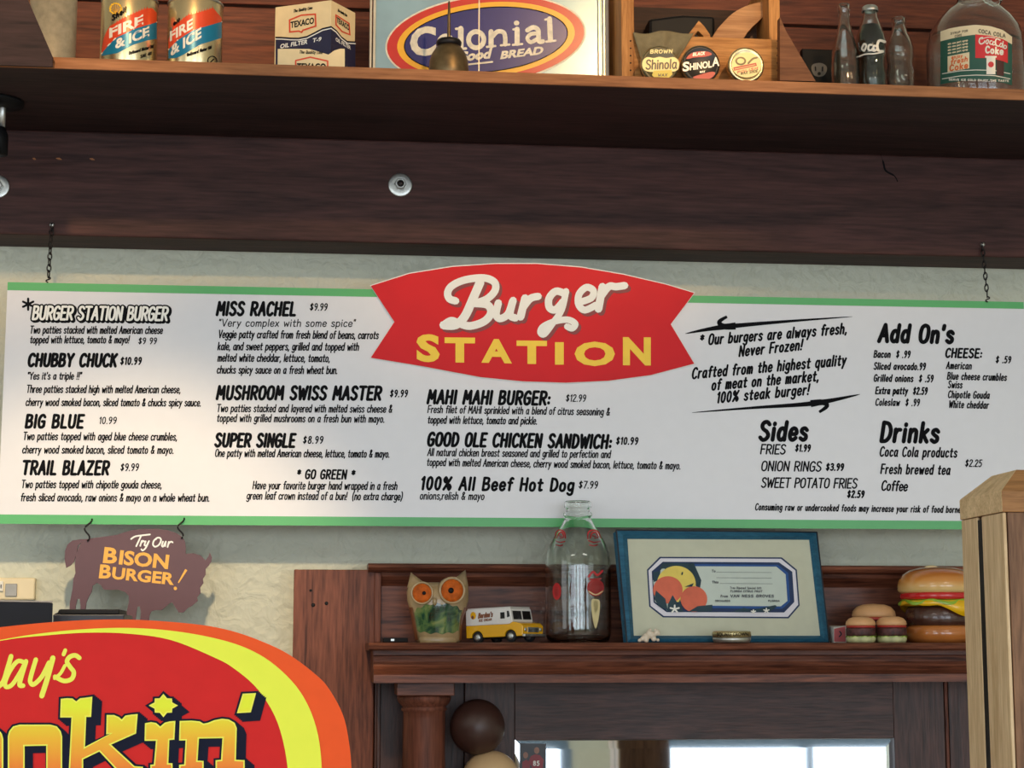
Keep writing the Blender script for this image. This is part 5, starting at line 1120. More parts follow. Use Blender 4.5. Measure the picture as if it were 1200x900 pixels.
q.ribbon(cat([(690, 676), (695, 670), (700, 674), (706, 669)], 3), 2.4, fb); q.ribbon([(691, 679), (704, 678)], 1.6, fb); q.build('red_discs', 'pyrored', t)
q = MB(); q.fill([cat([(693, 704), (698, 702), (703, 705), (702, 722), (698, 737), (694, 722)], 3, True)], fb); q.ribbon(cat([(690, 693), (698, 697), (706, 693)], 3), 1.2, cyl(c, 39.1 * m)); q.build('cream_print', 'pyrocream', t)

# framed print
M['frameblue'] = wood('teal blue frame', rgb(30, 78, 104), rgb(48, 104, 130), 'x', 1, .4, .1); M['frameedge'] = mat('black frame edge', rgb(30, 34, 44), .4); M['matboard'] = mat('pale green grey mat board', rgb(206, 206, 182), .7, var=.03)
M['prnavy'] = mat('printed navy', rgb(36, 56, 96), .5); M['prblue'] = mat('printed blue', rgb(40, 84, 150), .5); M['prwhite'] = mat('printed white', rgb(232, 228, 236), .5, var=.02); M['prpale'] = mat('printed pale green', rgb(206, 216, 206), .5, var=.02)
M['pryellow'] = mat('printed yellow', rgb(238, 212, 104), .5, var=.06); M['prcoral'] = mat('printed coral', rgb(222, 110, 84), .5, var=.1); M['prleaf'] = mat('printed dark leaf', rgb(40, 66, 78), .5, var=.12); M['prgrey'] = mat('printed grey', rgb(96, 100, 104), .5)
ph, th2 = R(16), R(17.5)
hv = Vector((math.cos(ph), math.sin(ph), 0)); uv = Vector((-math.sin(th2) * math.sin(ph), math.sin(th2) * math.cos(ph), math.cos(th2))); nv = hv.cross(uv); nv = nv if nv.y < 0 else -nv
P0 = A(735, 752.4, -.283); P0.z = ZM + .0006
fp_ = lambda o: plN(P0, nv, o)
t = thing('picture_frame', (A(853, 752, -.2).x, -.2, ZM), 'blue framed citrus label print leaning on the mantel', 'picture')
O4 = [(722.5, 621.5), (957, 624), (971.5, 752.4), (735, 752.4)]; I4 = [(735.2, 631.3), (948.6, 632.3), (961.6, 745), (742.8, 745)]
for k in range(4):
    j = (k + 1) % 4; q = MB(); mid = [LP(O4[k], I4[k], .55), LP(O4[j], I4[j], .55)]
    f0, fm, fi = fp_(0), fp_(.004), fp_(-.003)
    a = [q.pt(f0(*O4[k])), q.pt(f0(*O4[j])), q.pt(fm(*mid[1])), q.pt(fm(*mid[0])), q.pt(fi(*I4[j])), q.pt(fi(*I4[k]))]
    bk = [q.pt(q.v[a[0]] - nv * .016), q.pt(q.v[a[1]] - nv * .016), q.pt(q.v[a[4]] - nv * .006), q.pt(q.v[a[5]] - nv * .006)]
    q.face([a[0], a[1], a[2], a[3]]); q.face([a[3], a[2], a[4], a[5]]); q.face([a[0], bk[0], bk[1], a[1]]); q.face([a[5], a[4], bk[2], bk[3]]); q.face(bk); q.face([a[0], a[3], a[5], bk[3], bk[0]]); q.face([a[1], bk[1], bk[2], a[4], a[2]])
    q.build('frame_bar', 'frameblue', t)
q = MB(); f0 = fp_(.0004)
for a, b_ in ((O4[0], O4[1]), (O4[0], O4[3]), (O4[1], O4[2])): q.ribbon([a, b_], 2.2, f0)
q.build('frame_edge', 'frameedge', t)
fb_ = fp_(-.0045)
MB().slab([LP(O4[k], I4[k], .9) for k in range(4)], fb_, tuple(nv * -.003)).build('mat_board', 'matboard', t)
Z7 = lambda pts: zs(pts, 4.615, 720, 615)
lay = lambda k: fp_(-.0045 + .0004 * k)
oc1 = Z7([(245, 173), (905, 176), (987, 243), (1002, 437), (942, 506), (263, 501), (188, 442), (176, 243)]); oc2 = Z7([(250, 181), (901, 184), (979, 247), (994, 433), (938, 498), (267, 493), (196, 438), (184, 247)])
oc3 = Z7([(262, 200), (890, 203), (962, 254), (973, 417), (918, 474), (282, 472), (212, 420), (202, 252)]); oc4 = Z7([(270, 207), (886, 210), (955, 258), (966, 413), (914, 466), (286, 465), (219, 416), (209, 256)])
MB().fill([oc1], lay(1)).build('print_border', 'prnavy', t); MB().fill([oc2], lay(2)).build('print_paper', 'prwhite', t); MB().fill([oc3], lay(3)).build('print_field', 'prnavy', t)
q = MB(); q.fill([Z7([(400, 213), (884, 216), (940, 260), (950, 416), (908, 454), (470, 450), (400, 440)])], lay(4)); q.build('blue_line', 'prblue', t)
q = MB(); q.fill([Z7([(408, 224), (876, 226), (926, 268), (936, 412), (900, 441), (480, 437), (408, 430)])], lay(5)); q.fill([Z7([(209, 300), (262, 230), (300, 262), (290, 466), (286, 465), (219, 416)])], lay(5)); q.build('pale_panel', 'prpale', t)
q = MB()
for lf in ([(400, 208), (430, 208), (470, 300), (462, 350), (430, 320)], [(262, 207), (420, 208), (440, 290), (330, 230), (240, 240)], [(209, 256), (250, 250), (240, 300), (212, 310)]): q.fill([Z7(lf)], lay(6))
q.build('dark_leaves', 'prleaf', t)
q = MB(); q.fill([zs(oval(335, 320, 105, 98, 0, 40), 4.615, 720, 615)], lay(7)); q.build('yellow_fruit', 'pryellow', t)
q = MB(); q.fill([zs(oval(289, 352, 80, 74, 0, 36), 4.615, 720, 615)], lay(8)); q.fill([zs(oval(430, 402, 72, 70, 0, 36), 4.615, 720, 615)], lay(9)); q.build('orange_fruits', 'prcoral', t)
q = MB()
for lf in ([(225, 355), (275, 400), (290, 465), (240, 440), (216, 400)], [(290, 430), (315, 380), (345, 430), (355, 402), (372, 470), (286, 468)], [(400, 470), (450, 440), (530, 432), (528, 468)], [(440, 300), (455, 282), (462, 340)], [(380, 335), (430, 315), (420, 335)], [(640, 470), (700, 448), (740, 462), (870, 434), (880, 442), (840, 470)]): q.fill([Z7(lf)], lay(10))
q.ribbon(Z7([(368, 258), (366, 268)]), 1.6, lay(10)); q.build('dark_leaves', 'prleaf', t)
q = MB()
for fx, fy, r in ((326, 456, 24), (822, 464, 15), (752, 470, 12)):
    for k in range(5): a = R(72 * k - 90); q.ribbon(Z7([(fx, fy), (fx + r * math.cos(a), fy + r * .85 * math.sin(a))]), 2.0 if r > 20 else 1.4, lay(11))
q.build('white_flowers', 'white', t)
q = MB(); fn = lay(8)
zx = lambda x, y: (720 + x / 4.615, 615 + y / 4.615)
def wz(tx, x0, x1, b0, b1, cap, sw): a, b_ = zx(x0, b0), zx(x1, b1); write(q, tx, a[0], b_[0], a[1], b_[1], cap / 4.615, sw, fn, .05)
wz("To", 527, 546, 256, 256, 12, .7); wz("This", 530, 562, 316, 316, 12, .7); wz("Tree Ripened Special Gift", 625, 795, 346, 348, 11, .45); wz("FLORIDA CITRUS FRUIT", 628, 800, 364, 365, 10, .55); wz("From", 575, 613, 392, 392, 12, .7); wz("VAN NESS GROVES", 628, 862, 391, 392, 13, .85); wz("ORCHARDS", 545, 625, 416, 416, 9, .6); wz("FLORIDA", 832, 893, 416, 416, 9, .6)
for yy, xa, xb in ((256, 552, 850), (286, 552, 850), (317, 570, 855)): q.ribbon(Z7([(xa, yy), (xb, yy + 2)]), .35, fn)
q.build('printed_text', 'prgrey', t)

# small things in front
M['gilt'] = mat('brassy tin', rgb(196, 180, 132), .3, .8, .1, 60)
c, m, zz = lathe_px(857.5, 746, -.283)
t = thing('round_tin', (c.x, c.y, ZM), 'small round gold tin with black lettering in front of the blue frame', 'tin')
MB().lathe([(0, ZM), (20.5 * m, ZM), (22.3 * m, zz(750)), (22.3 * m, zz(747.6)), (20.8 * m, zz(747)), (0, zz(747))], c, 48).build('tin_base', 'zinc', t)
MB().lathe([(0, zz(746.8)), (22.6 * m, zz(746.8)), (22.8 * m, zz(741)), (21.5 * m, zz(739.6)), (0, zz(739.4))], c, 48).build('tin_lid', 'gilt', t)
q = MB(); block(q, "SQUARE CROWN", 840, 877, 745.6, 745.4, 4.2, cyl(c, 22.9 * m + .0003), .02); q.build('black_lettering', 'ink', t)
M['porcelain'] = mat('cream porcelain', rgb(222, 206, 184), .35, var=.1, ns=120)
c = A(760, 749, -.285); m = mpp(760, 749, -.285); q = MB()
for (x, y, r, dy) in ((757, 746.5, 4.6, 0), (764, 744.5, 4.4, 0), (761, 741.5, 3.6, 0), (770, 741, 3.4, 0), (767.5, 743, 3, 0), (772, 742.5, 1.8, -1), (768, 738, 1.6, 0), (753, 748.6, 3, 0), (766, 748.6, 3.2, -1), (771, 750, 2, 0), (749.5, 750.5, 2.2, 0), (757, 750, 3, -2), (762, 737.8, 1.6, 0)):
    p = A(x, y, -.285); q.ball((p.x, p.y + dy * m, max(p.z, ZM + r * m * .75)), r * m, 12, 8)
o = q.build('animal_figurine', 'porcelain', None, base=(c.x, c.y, ZM)); tag(o, 'tiny cream porcelain animal figurine before the left corner of the blue frame', 'figurine')
mm = o.modifiers.new('remesh', 'REMESH'); mm.mode = 'VOXEL'; mm.voxel_size = .0008; mm.use_smooth_shade = True
M['casedark'] = mat('black leather case', rgb(22, 20, 22), .6, bump=.1, spec=.15)
a = A(449, 750, -.25); b_ = A(478, 750, -.25)
t = thing('small_case', ((a.x + b_.x) / 2, -.24, ZM), 'flat little black case lying left of the owl on the mantel', 'case')
MB().box((a.x, -.25, ZM), (b_.x, -.20, ZM + .0085)).build('case_body', 'casedark', t, bev=.0015)
p = A(460, 749.5, -.2505); q = MB(); q.box((p.x - .003, -.2515, ZM + .003), (p.x + .003, -.2502, ZM + .0065)); q.build('clasp', 'zinc', t)
M['pink'] = mat('pink card', rgb(218, 116, 122), .6, var=.05)
p0, p1, p2 = A(977, 745, -.17), A(992, 745, -.155), A(971.5, 745, -.13)
t = thing('pink_box', ((p0.x + p1.x) / 2, -.15, ZM), 'tiny pink and white card box between blue frame and small burgers', 'box')
bk = p1 + p2 - p0; zt_ = A(984, 733, -.16).z
MB().hexa([(p.x, p.y, ZM) for p in (p0, p1, bk, p2)] + [(p.x, p.y, zt_ - (.004 if p in (p0,) else 0.0)) for p in (p0, p1, bk, p2)]).build('box_body', 'white', t)
nr = Vector(((p1 - p0).y, -(p1 - p0).x, 0)); nr = nr if nr.y < 0 else -nr; fn = plN(p0, nr, .0005)
MB().fill([[(977.5, 737), (990.5, 734), (991, 752), (977.5, 752)]], fn).build('pink_face', 'pink', t)
q = MB(); q.ribbon(cat([(984, 740), (986, 743), (983.5, 746)], 3), 1.4, plN(p0, nr, .0009)); q.build('dark_mark', 'prleaf', t)

# burgers
M['bun'] = mat('golden bun glaze', rgb(208, 130, 60), .2, var=.16, ns=14, coat=.7); M['bunlow'] = mat('orange brown bun glaze', rgb(196, 118, 56), .2, var=.14, ns=14, coat=.7)
M['patty'] = mat('dark patty glaze', rgb(74, 44, 34), .25, var=.25, ns=60, coat=.5, bump=.2, bs=150); M['cheese'] = mat('yellow cheese glaze', rgb(244, 190, 20), .22, coat=.6, var=.04); M['tomato'] = mat('red tomato glaze', rgb(200, 30, 36), .2, coat=.6, var=.06); M['lettuce'] = mat('green lettuce glaze', rgb(150, 184, 46), .25, coat=.6, var=.12)
m, nt, b = newmat('baked bun top'); tc = nt.nodes.new('ShaderNodeTexCoord'); sx = nt.nodes.new('ShaderNodeSeparateXYZ'); nt.links.new(tc.outputs['Generated'], sx.inputs[0])
cr = nt.nodes.new('ShaderNodeValToRGB'); els = cr.color_ramp.elements; els[0].position = .05; els[0].color = rgb(232, 200, 132); els[1].position = .95; els[1].color = rgb(176, 84, 34); e = els.new(.45); e.color = rgb(218, 146, 70)
nt.links.new(sx.outputs['Z'], cr.inputs['Fac']); nt.links.new(cr.outputs['Color'], b.inputs['Base Color']); b.inputs['Roughness'].default_value = .2; b.inputs['Coat Weight'].default_value = .7; M['buntop'] = m
c, m, zz = lathe_px(1099, 710, -.17)
t = thing('burger_jar', (c.x, c.y, ZM), 'large glossy cheeseburger-shaped jar at the right end of the mantel', 'jar')
MB().lathe([(0, ZM), (34 * m, ZM), (38.5 * m, zz(748)), (39.5 * m, zz(742)), (38 * m, zz(736)), (35 * m, zz(733)), (0, zz(733))], c, 56).build('bottom_bun', 'bunlow', t)
MB().lathe([(0, zz(733.4)), (35.5 * m, zz(733.4)), (37.6 * m, zz(731)), (38.2 * m, zz(724)), (37 * m, zz(714)), (34 * m, zz(711)), (0, zz(711))], c, 56).build('patty', 'patty', t)
q = MB(); seg = 72; r0 = []; r1 = []; r2 = []; r3 = []
for k in range(seg):
    a = 2 * math.pi * k / seg; d = max(0, math.cos(a * 2 + 2.3)) ** 1.2 * 13 + 1.5 * math.sin(5 * a)
    ca, sa = math.cos(a), math.sin(a)
    r0.append(q.pt((c.x + 33 * m * ca, c.y + 33 * m * sa, zz(704)))); r1.append(q.pt((c.x + 43.2 * m * ca, c.y + 43.2 * m * sa, zz(704.5)))); r2.append(q.pt((c.x + 43.4 * m * ca, c.y + 43.4 * m * sa, zz(709 + d)))); r3.append(q.pt((c.x + 41 * m * ca, c.y + 41 * m * sa, zz(709.5 + d * .95))))
top = q.pt((c.x, c.y, zz(704)))
r4 = [q.pt((c.x + 37 * m * math.cos(2 * math.pi * k / seg), c.y + 37 * m * math.sin(2 * math.pi * k / seg), zz(710.5))) for k in range(seg)]
for k in range(seg):
    j = (k + 1) % seg; q.face([top, r0[k], r0[j]], True)
    for a_, b_ in ((r0, r1), (r1, r2), (r2, r3), (r3, r4)): q.face([a_[k], a_[j], b_[j], b_[k]], True)
q.build('cheese_slice', 'cheese', t)
q = MB(); seg = 90
ra = []; rb = []; rc = []
for k in range(seg):
    a = 2 * math.pi * k / seg; w_ = math.sin(7 * a + 1); rr = (44.6 + 1.4 * w_) * m; up_ = 704.6 + 2.2 * math.sin(7 * a + .3)
    ra.append(q.pt((c.x + 38 * m * math.cos(a), c.y + 38 * m * math.sin(a), zz(703)))); rb.append(q.pt((c.x + rr * math.cos(a), c.y + rr * math.sin(a), zz(up_)))); rc.append(q.pt((c.x + (rr - .0012) * math.cos(a), c.y + (rr - .0012) * math.sin(a), zz(up_ + 3))))
for k in range(seg):
    j = (k + 1) % seg; q.face([ra[k], ra[j], rb[j], rb[k]], True); q.face([rb[k], rb[j], rc[j], rc[k]], True)
q.build('lettuce_leaf', 'lettuce', t)
MB().lathe([(0, zz(703)), (42 * m, zz(703)), (44 * m, zz(701)), (44 * m, zz(697)), (42 * m, zz(695)), (0, zz(695))], c, 56).build('tomato_slice', 'tomato', t)
MB().lathe([(0, zz(695.2)), (43 * m, zz(695.2)), (45.8 * m, zz(692)), (46.2 * m, zz(687)), (44.5 * m, zz(680)), (40 * m, zz(673.5)), (32 * m, zz(668.5)), (20 * m, zz(665.5)), (8 * m, zz(664.8)), (0, zz(664.6))], c, 56).build('top_bun', 'buntop', t)
MB().ball((c.x - 9 * m, c.y - .012, zz(665.5)), 6 * m, 18, 10, (1.3, 1, .45)).build('pale_seed', 'boxcream', t)
M['minibun'] = mat('matte bun', rgb(222, 168, 116), .5, var=.1, ns=40); M['minipatty'] = mat('speckled dark patty', rgb(82, 44, 42), .55, var=.6, ns=140, bump=.4, bs=220); M['minired'] = mat('red sauce', rgb(176, 50, 40), .4); M['minigreen'] = mat('pale lettuce base', rgb(206, 204, 150), .5, var=.2, ns=70)
def mini(px, Y, hw, y0, y1, label):
    c, m, zz = lathe_px(px, 740, Y); H = y1 - y0; yy = lambda f: zz(y0 + H * f); r = hw * m
    t = thing('toy_burger', (c.x, c.y, ZM), label, 'burger', 'toy burgers')
    MB().lathe([(0, ZM), (r * .9, ZM), (r * .98, yy(.93)), (r * 1.0, yy(.84)), (r * .96, yy(.78)), (0, yy(.78))], c, 36).build('bottom_bun', 'minigreen', t)
    q = MB(); n = 54; A0 = []; A1 = []; A2 = []
    for k in range(n):
        a = 2 * math.pi * k / n; w_ = .04 * math.sin(9 * a)
        A0.append(q.pt((c.x + r * .8 * math.cos(a), c.y + r * .8 * math.sin(a), yy(.765)))); A1.append(q.pt((c.x + r * (1.03 + w_ * .6) * math.cos(a), c.y + r * (1.03 + w_ * .6) * math.sin(a), yy(.79 + w_)))); A2.append(q.pt((c.x + r * .9 * math.cos(a), c.y + r * .9 * math.sin(a), yy(.81))))
    for k in range(n):
        j = (k + 1) % n; q.face([A0[k], A0[j], A1[j], A1[k]], True); q.face([A1[k], A1[j], A2[j], A2[k]], True)
    q.build('lettuce_leaf', 'lettuce', t)
    MB().lathe([(0, yy(.765)), (r * .95, yy(.765)), (r * 1.0, yy(.7)), (r * 1.0, yy(.5)), (r * .96, yy(.44)), (0, yy(.44))], c, 36).build('patty', 'minipatty', t)
    MB().lathe([(0, yy(.44)), (r * .97, yy(.44)), (r * 1.0, yy(.41)), (r * .97, yy(.36)), (0, yy(.36))], c, 36).build('tomato_slice', 'minired', t)
    MB().lathe([(0, yy(.36)), (r * .97, yy(.36)), (r * 1.02, yy(.31)), (r * .98, yy(.2)), (r * .8, yy(.08)), (r * .5, yy(.02)), (0, yy(0))], c, 36).build('top_bun', 'minibun', t)
    return t
mini(1008.7, -.22, 17.2, 722.5, 752.5, 'small toy burger nearest the pink box, left one of the front pair')
mini(1044.8, -.22, 17.4, 722, 752.5, 'small toy burger nearest the big burger jar, right one of the front pair')
mini(1024.5, -.135, 25, 707.5, 752.5, 'wider toy burger standing behind the pair of small burgers')

# ================================================================== LEFT FOREGROUND
# wall plates
M['plate'] = mat('ivory plastic', rgb(226, 210, 172), .4, var=.03); M['plategrey'] = mat('grey metal blank', rgb(150, 146, 138), .4, .4, .1); M['platewhite'] = mat('white plastic', rgb(232, 228, 216), .4, var=.02)
a, b_ = A(-20, 676, -.02), A(40.5, 703, -.02)
t = thing('wall_box', ((a.x + b_.x) / 2, -.012, b_.z), 'cream electrical wall box with grey square plate at the left edge', 'wall box')
MB().box((a.x, -.022, b_.z), (b_.x, -.0003, A(20, 677, -.02).z)).build('box_cover', 'plate', t, bev=.003)
p, r = A(6, 699, -.022), A(20.5, 684, -.022); MB().box((p.x, -.0255, p.z), (r.x, -.0221, r.z)).build('grey_plate', 'plategrey', t, bev=.001)
p, r = A(-15, 693, -.022), A(4.5, 681, -.022); MB().box((p.x, -.027, p.z), (r.x, -.0221, r.z)).build('white_plate', 'platewhite', t, bev=.0015)
p, r = A(0.6, 689.5, -.027), A(1.8, 685, -.027); MB().box((p.x, -.0275, p.z), (r.x, -.0268, r.z)).build('slot', 'black', t)
# counter, monitor and flat black machine behind the red sign
zc = 1.47
o = MB().box((-1.6, -.80, 0), (-.26, -.36, zc)).build('back_counter', 'black', None, bev=.004, base=(-.93, -.58, 0)); tag(o, 'dark back counter hidden behind the big red sign', 'counter')
M['screenblack'] = mat('dark blue black plastic', rgb(20, 24, 38), .35, var=.1); M['rim_highlight'] = mat('painted edge highlight', rgb(150, 148, 150), .45)
def prismq(p0, p1, dep, z0, z1, m_, nm, par, bev=0):
    n = Vector((-(p1 - p0).y, (p1 - p0).x, 0)).normalized() * dep
    P = [p0, p1, p1 + n, p0 + n]
    return MB().hexa([(v.x, v.y, z0) for v in P] + [(v.x, v.y, z1) for v in P]).build(nm, m_, par, bev=bev)
p0, p1 = A(-75, 690, -.72), A(62.5, 709.5, -.61)
zt_ = (A(62.5, 709.8, -.61).z + A(0, 702, -.665).z) / 2
t = thing('monitor', ((p0.x + p1.x) / 2, -.64, zc), 'black monitor top edge showing above the big red sign at far left', 'monitor')
prismq(p0, p1, .03, zc + .02, zt_, 'screenblack', 'screen_housing', t, .002)
prismq(p0 + Vector((0, .002, 0)), p1 + Vector((-.001, .002, 0)), .022, zt_ + .0003, zt_ + .003, 'rim_highlight', 'edge_highlight', t, .001)  # highlight along the top edge put in as a light grey strip
pc = (p0 + p1) / 2; MB().lathe([(0, zc), (.07, zc), (.07, zc + .008), (.02, zc + .012), (.018, zc + .0197), (0, zc + .0197)], pc + Vector((.0, .02, 0)), 28).build('stand', 'screenblack', t)
a, b_ = A(64, 724, -.52), A(144, 724, -.52)
t = thing('black_machine', ((a.x + b_.x) / 2, -.50, zc), 'flat black machine with lid, right of the monitor behind the red sign', 'machine')
MB().box((a.x, -.54, zc), (b_.x + .004, -.40, A(100, 719.8, -.54).z)).build('machine_body', 'screenblack', t, bev=.002)
zl = A(100, 718.6, -.54).z
MB().box((A(70, 715, -.54).x, -.54, zl - .0015), (A(139.5, 715, -.54).x, -.41, zl + .0065)).build('lid', 'black', t, bev=.0015)
MB().hexa([(a.x, -.53, zl - .0012), (A(69.5, 718, -.53).x, -.53, zl - .0012), (A(69.5, 718, -.53).x, -.42, zl - .0012), (a.x, -.42, zl - .0012), (a.x + .006, -.53, zl + .001), (A(69.5, 718, -.53).x, -.53, zl + .0062), (A(69.5, 718, -.53).x, -.42, zl + .0062), (a.x + .006, -.42, zl + .001)]).build('hinge_side', 'casedark', t)

# ---------------------------------------------------------------- the big round-cornered sign
YJ = -1.25
M['jred'] = mat('glossy sign red', rgb(222, 44, 42), .5, var=.03, spec=.1); M['jorange'] = mat('glossy sign orange', rgb(252, 96, 44), .5, var=.03, spec=.1); M['jlime'] = mat('yellow lime print', rgb(248, 255, 84), .5, var=.02, spec=.1); M['jnavy'] = mat('dark navy print', rgb(20, 24, 46), .5, var=.05, spec=.1); M['jyel'] = mat('pale yellow outline', rgb(255, 250, 100), .5, var=.02, spec=.1)
m, nt, b = newmat('yellow to orange lettering print'); tc = nt.nodes.new('ShaderNodeTexCoord'); sx = nt.nodes.new('ShaderNodeSeparateXYZ'); nt.links.new(tc.outputs['Object'], sx.inputs[0])
mr = nt.nodes.new('ShaderNodeMapRange'); cr = nt.nodes.new('ShaderNodeValToRGB')
els = cr.color_ramp.elements; els[0].color = rgb(255, 140, 62); els[1].color = rgb(244, 250, 66); els[0].position = .05; e = els.new(.5); e.color = rgb(255, 194, 62)
nt.links.new(sx.outputs['Z'], mr.inputs['Value']); nt.links.new(mr.outputs[0], cr.inputs['Fac']); nt.links.new(cr.outputs['Color'], b.inputs['Base Color']); b.inputs['Roughness'].default_value = .5; b.inputs['Specular IOR Level'].default_value = .1
M['jgrad'] = m
jb = A(60, 1200, YJ)
zlo, zhi = A(100, 905, YJ).z, A(100, 828, YJ).z
mr.inputs['From Min'].default_value = zlo; mr.inputs['From Max'].default_value = zhi
OUT = [(0, 735), (75, 728), (150, 726), (225, 731), (270, 739), (310, 753), (340, 768), (370.5, 791), (386, 808), (402, 838), (409, 870), (412, 905), (411, 945), (400, 1005), (370, 1070), (310, 1130), (200, 1178), (50, 1198), (-100, 1190), (-220, 1140), (-290, 1060), (-310, 960), (-295, 880), (-250, 815), (-170, 770), (-80, 745)]
js = thing('oval_sign', (jb.x, YJ, 0), 'big red and orange rounded sign with yellow lettering at lower left', 'sign')
MB().slab(cat(OUT, 5, True), plY(YJ), (0, .014, 0)).build('sign_panel', 'jorange', js)
CO = [(-110, 772), (0, 750), (50, 742), (100, 737.2), (150, 735.8), (200, 739), (250, 747.5), (290, 760), (323, 780), (352.5, 811.5), (370.5, 852), (377, 900), (374, 950), (355, 1010), (310, 1080)]
CI = [(-110, 773), (0, 751), (50, 745), (100, 741.5), (150, 742.6), (200, 750), (250, 770), (275, 784), (303, 809), (325.5, 847.5), (337, 900), (336, 950), (322, 1010), (300, 1070)]
q = MB(); q.fill([cat(CI, 5) + [(250, 1110), (150, 1142), (30, 1155), (-90, 1145), (-190, 1105), (-250, 1040), (-270, 960), (-258, 890), (-220, 830), (-165, 790)]], plY(YJ, .0006)); q.build('red_field', 'jred', js)
q = MB(); q.fill([cat(CO, 5) + list(reversed(cat(CI, 5)))], plY(YJ, .0010)); q.build('lime_crescent', 'jlime', js)
q = MB(); fj = plY(YJ, .0012)
J4 = lambda pts: zs(pts, 4, 0, 700)
for pts, w in (([(52, 276), (36, 330), (12, 400), (-30, 424), (-70, 380)], 5.6), ([(116, 306), (82, 300), (46, 346), (24, 398), (30, 420), (58, 408), (96, 350), (122, 300)], 5.2), ([(122, 300), (100, 372), (92, 410), (108, 414)], 5.6), ([(168, 292), (146, 366), (142, 396), (158, 408), (196, 372), (230, 306)], 5.4), ([(248, 284), (222, 380), (196, 462)], 6.2), ([(306, 248), (298, 268)], 4.6), ([(372, 284), (352, 272), (326, 280), (314, 302), (330, 328), (346, 352), (336, 382), (300, 392), (258, 372)], 5.4), ([(304, 320), (284, 356), (256, 380)], 4)):
    q.ribbon(cat(J4(pts), 6), w, fj)
q.build('script_lettering', 'jyel', js)
ZA = lambda pts: zs(pts, 6, 0, 780); ZB = lambda pts: zs(pts, 4.444, 150, 780)
def rr(x0, y0, x1, y1, r): return [(x0, y1), (x0, y0 + r), (x0 + r * .12, y0 + r * .55), (x0 + r * .45, y0 + r * .15), (x0 + r, y0), (x1 - r, y0), (x1 - r * .45, y0 + r * .15), (x1 - r * .12, y0 + r * .55), (x1, y0 + r), (x1, y1)]
LET = []
LET.append((rr(10, 850, 72, 990, 13), [(28, 873.5), (28, 975), (55, 975), (55, 873)]))
LET.append((rr(-60, 853, 3, 990, 13), [(-42, 875), (-42, 975), (-15, 975), (-15, 875)]))
LET.append((ZA([(432, 238), (470, 234), (508, 236), (536, 258), (566, 234), (604, 230), (644, 224), (636, 356), (602, 356), (592, 580), (784, 476), (752, 478), (755, 352), (800, 352), (834, 366), (856, 386), (884, 356), (920, 350), (963, 346), (952, 474), (772, 554), (944, 712), (1000, 716), (1000, 900), (860, 900), (860, 770), (700, 598), (580, 656), (580, 900), (480, 900), (508, 360), (428, 360)]), None))
LET.append((ZB([(92, 303), (120, 298), (145, 302), (168, 322), (194, 300), (218, 294), (243, 292), (238, 382), (212, 384), (206, 512), (228, 512), (228, 600), (120, 600), (120, 520), (138, 518), (150, 388), (90, 388)]), None))
LET.append((ZB([(273, 292), (330, 290), (372, 294), (392, 306), (416, 302), (450, 288), (490, 280), (524, 284), (552, 300), (563, 326), (558, 494), (604, 496), (604, 600), (460, 600), (460, 496), (488, 494), (496, 374), (366, 376), (358, 498), (390, 500), (390, 600), (270, 600), (270, 520), (296, 518), (304, 386), (270, 386)]), None))
LET.append(([(191.5 + r_ * math.cos(R(22.5 * k)), 826.8 + r_ * .8 * math.sin(R(22.5 * k))) for k in range(16) for r_ in ((15.5 if k % 4 == 0 else 13.2) if k % 2 == 0 else 10.4,)], None))
LET.append((ZB([(600, 150), (662, 147), (637, 240), (572, 244)]), None))
base = [(-2.5, -2.5), (2, -2.5)]
for (lp, hole) in LET:
    for s_ in range(6):
        d = s_ / 5; dx, dy = 9 * d, 7.5 * d; lift = .0016 + .00004 * s_
        q = MB() if s_ == 0 else q
        q.fill([[(x + dx, y + dy) for x, y in lp]] + ([[(x + dx, y + dy) for x, y in hole]] if hole else []), plY(YJ, lift)); q.ribbon([(x + dx, y + dy) for x, y in lp], 6.4, plY(YJ, lift), True)
        if hole: q.ribbon([(x + dx, y + dy) for x, y in hole], 3.5, plY(YJ, lift), True)
    q.build('letter_shadow', 'jnavy', js)
for (lp, hole) in LET:
    q = MB(); q.fill([lp] + ([hole] if hole else []), plY(YJ, .0026)); lt = q.build('letter', 'jgrad', js)
    q = MB(); q.ribbon(lp, 1.7, plY(YJ, .0029), True)
    if hole: q.ribbon(hole, 1.7, plY(YJ, .0029), True)
    q.build('letter_outline', 'jyel', lt)
MB().box((jb.x - .06, YJ + .0145, .03), (jb.x + .06, YJ + .05, A(60, 1000, YJ).z)).build('stand_pole', 'black', js, bev=.004)
MB().box((jb.x - .3, YJ - .22, 0), (jb.x + .3, YJ + .26, .0295)).build('stand_foot', 'black', js, bev=.006)

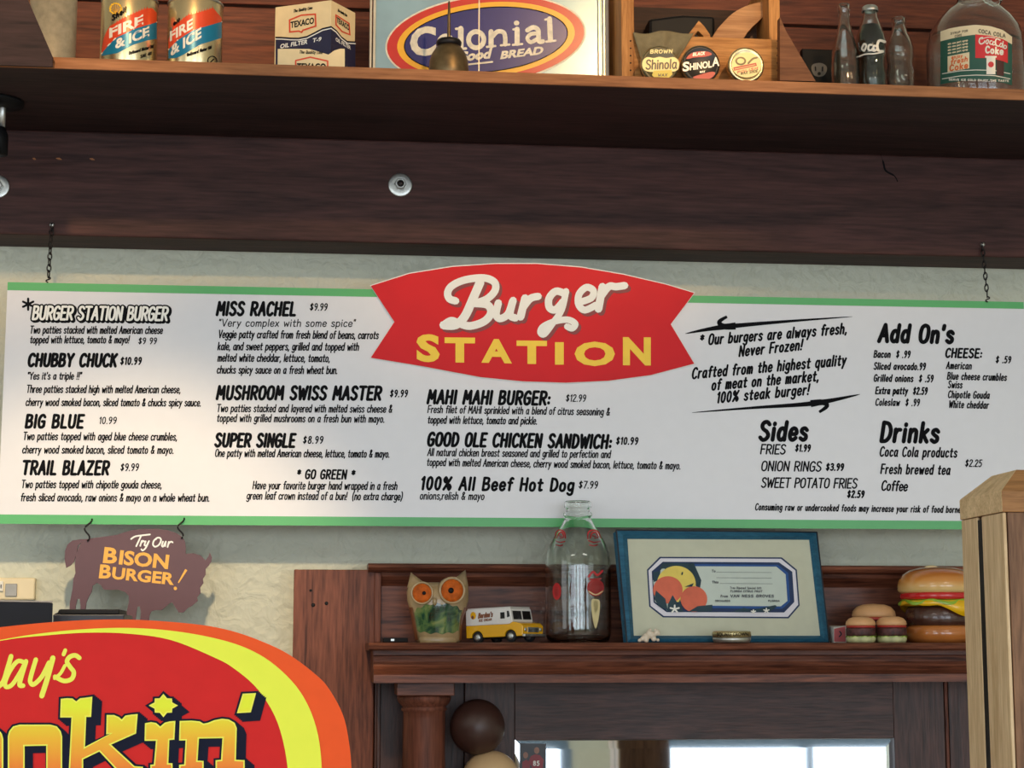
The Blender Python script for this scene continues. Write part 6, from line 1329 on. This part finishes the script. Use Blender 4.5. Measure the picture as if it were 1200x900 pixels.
# ---------------------------------------------------------------- pale oak post at the right
yn = -3.6 + 2.06; yf = -3.6 + 2.06 * 1.068; xl = A(1176, 620, yn).x; wp = yf - yn; xr = xl + wp
zs_ = A(1176, 600, yn).z; zc_ = A(1176, 575, yn).z; zt_ = A(1160, 550, yn + .03).z
t = thing('wooden_post', (xl + wp / 2, (yn + yf) / 2, 0), 'pale oak square post with pointed cap at the right edge', 'post')
g0, g1 = yn + wp * .50, yn + wp * .61
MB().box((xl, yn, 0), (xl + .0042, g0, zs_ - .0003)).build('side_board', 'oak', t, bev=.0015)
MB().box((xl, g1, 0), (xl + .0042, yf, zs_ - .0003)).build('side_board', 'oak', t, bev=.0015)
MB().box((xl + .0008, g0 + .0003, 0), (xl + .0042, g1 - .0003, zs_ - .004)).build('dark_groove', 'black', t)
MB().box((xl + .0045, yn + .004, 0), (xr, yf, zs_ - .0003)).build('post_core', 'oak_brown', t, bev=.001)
M['oak_shadex'] = wood('oak cap in painted shade', rgb(128, 88, 52), rgb(178, 128, 80), 'x', 1.6, .5, .2)  # browner copy of the oak puts shade into the cap's faces
nb = 6
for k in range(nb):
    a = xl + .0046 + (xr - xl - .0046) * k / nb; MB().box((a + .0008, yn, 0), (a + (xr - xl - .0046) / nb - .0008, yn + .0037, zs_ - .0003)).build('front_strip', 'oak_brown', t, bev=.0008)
ins = .03
x0, x1, y0, y1 = xl - .0012, xr + .001, yn - .0012, yf + .001
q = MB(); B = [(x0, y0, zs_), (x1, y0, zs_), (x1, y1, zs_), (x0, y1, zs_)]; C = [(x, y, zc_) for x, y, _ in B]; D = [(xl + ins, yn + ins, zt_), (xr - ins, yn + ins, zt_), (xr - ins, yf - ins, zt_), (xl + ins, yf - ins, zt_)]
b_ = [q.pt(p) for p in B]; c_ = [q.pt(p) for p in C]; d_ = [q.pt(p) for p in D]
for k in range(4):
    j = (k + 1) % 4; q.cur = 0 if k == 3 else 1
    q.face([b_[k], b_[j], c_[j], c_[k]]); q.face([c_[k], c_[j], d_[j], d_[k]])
q.cur = 1; q.face(d_); q.face(list(reversed(b_))); q.build('cap', ['oak_x', 'oak_shadex'], t, bev=.0012)
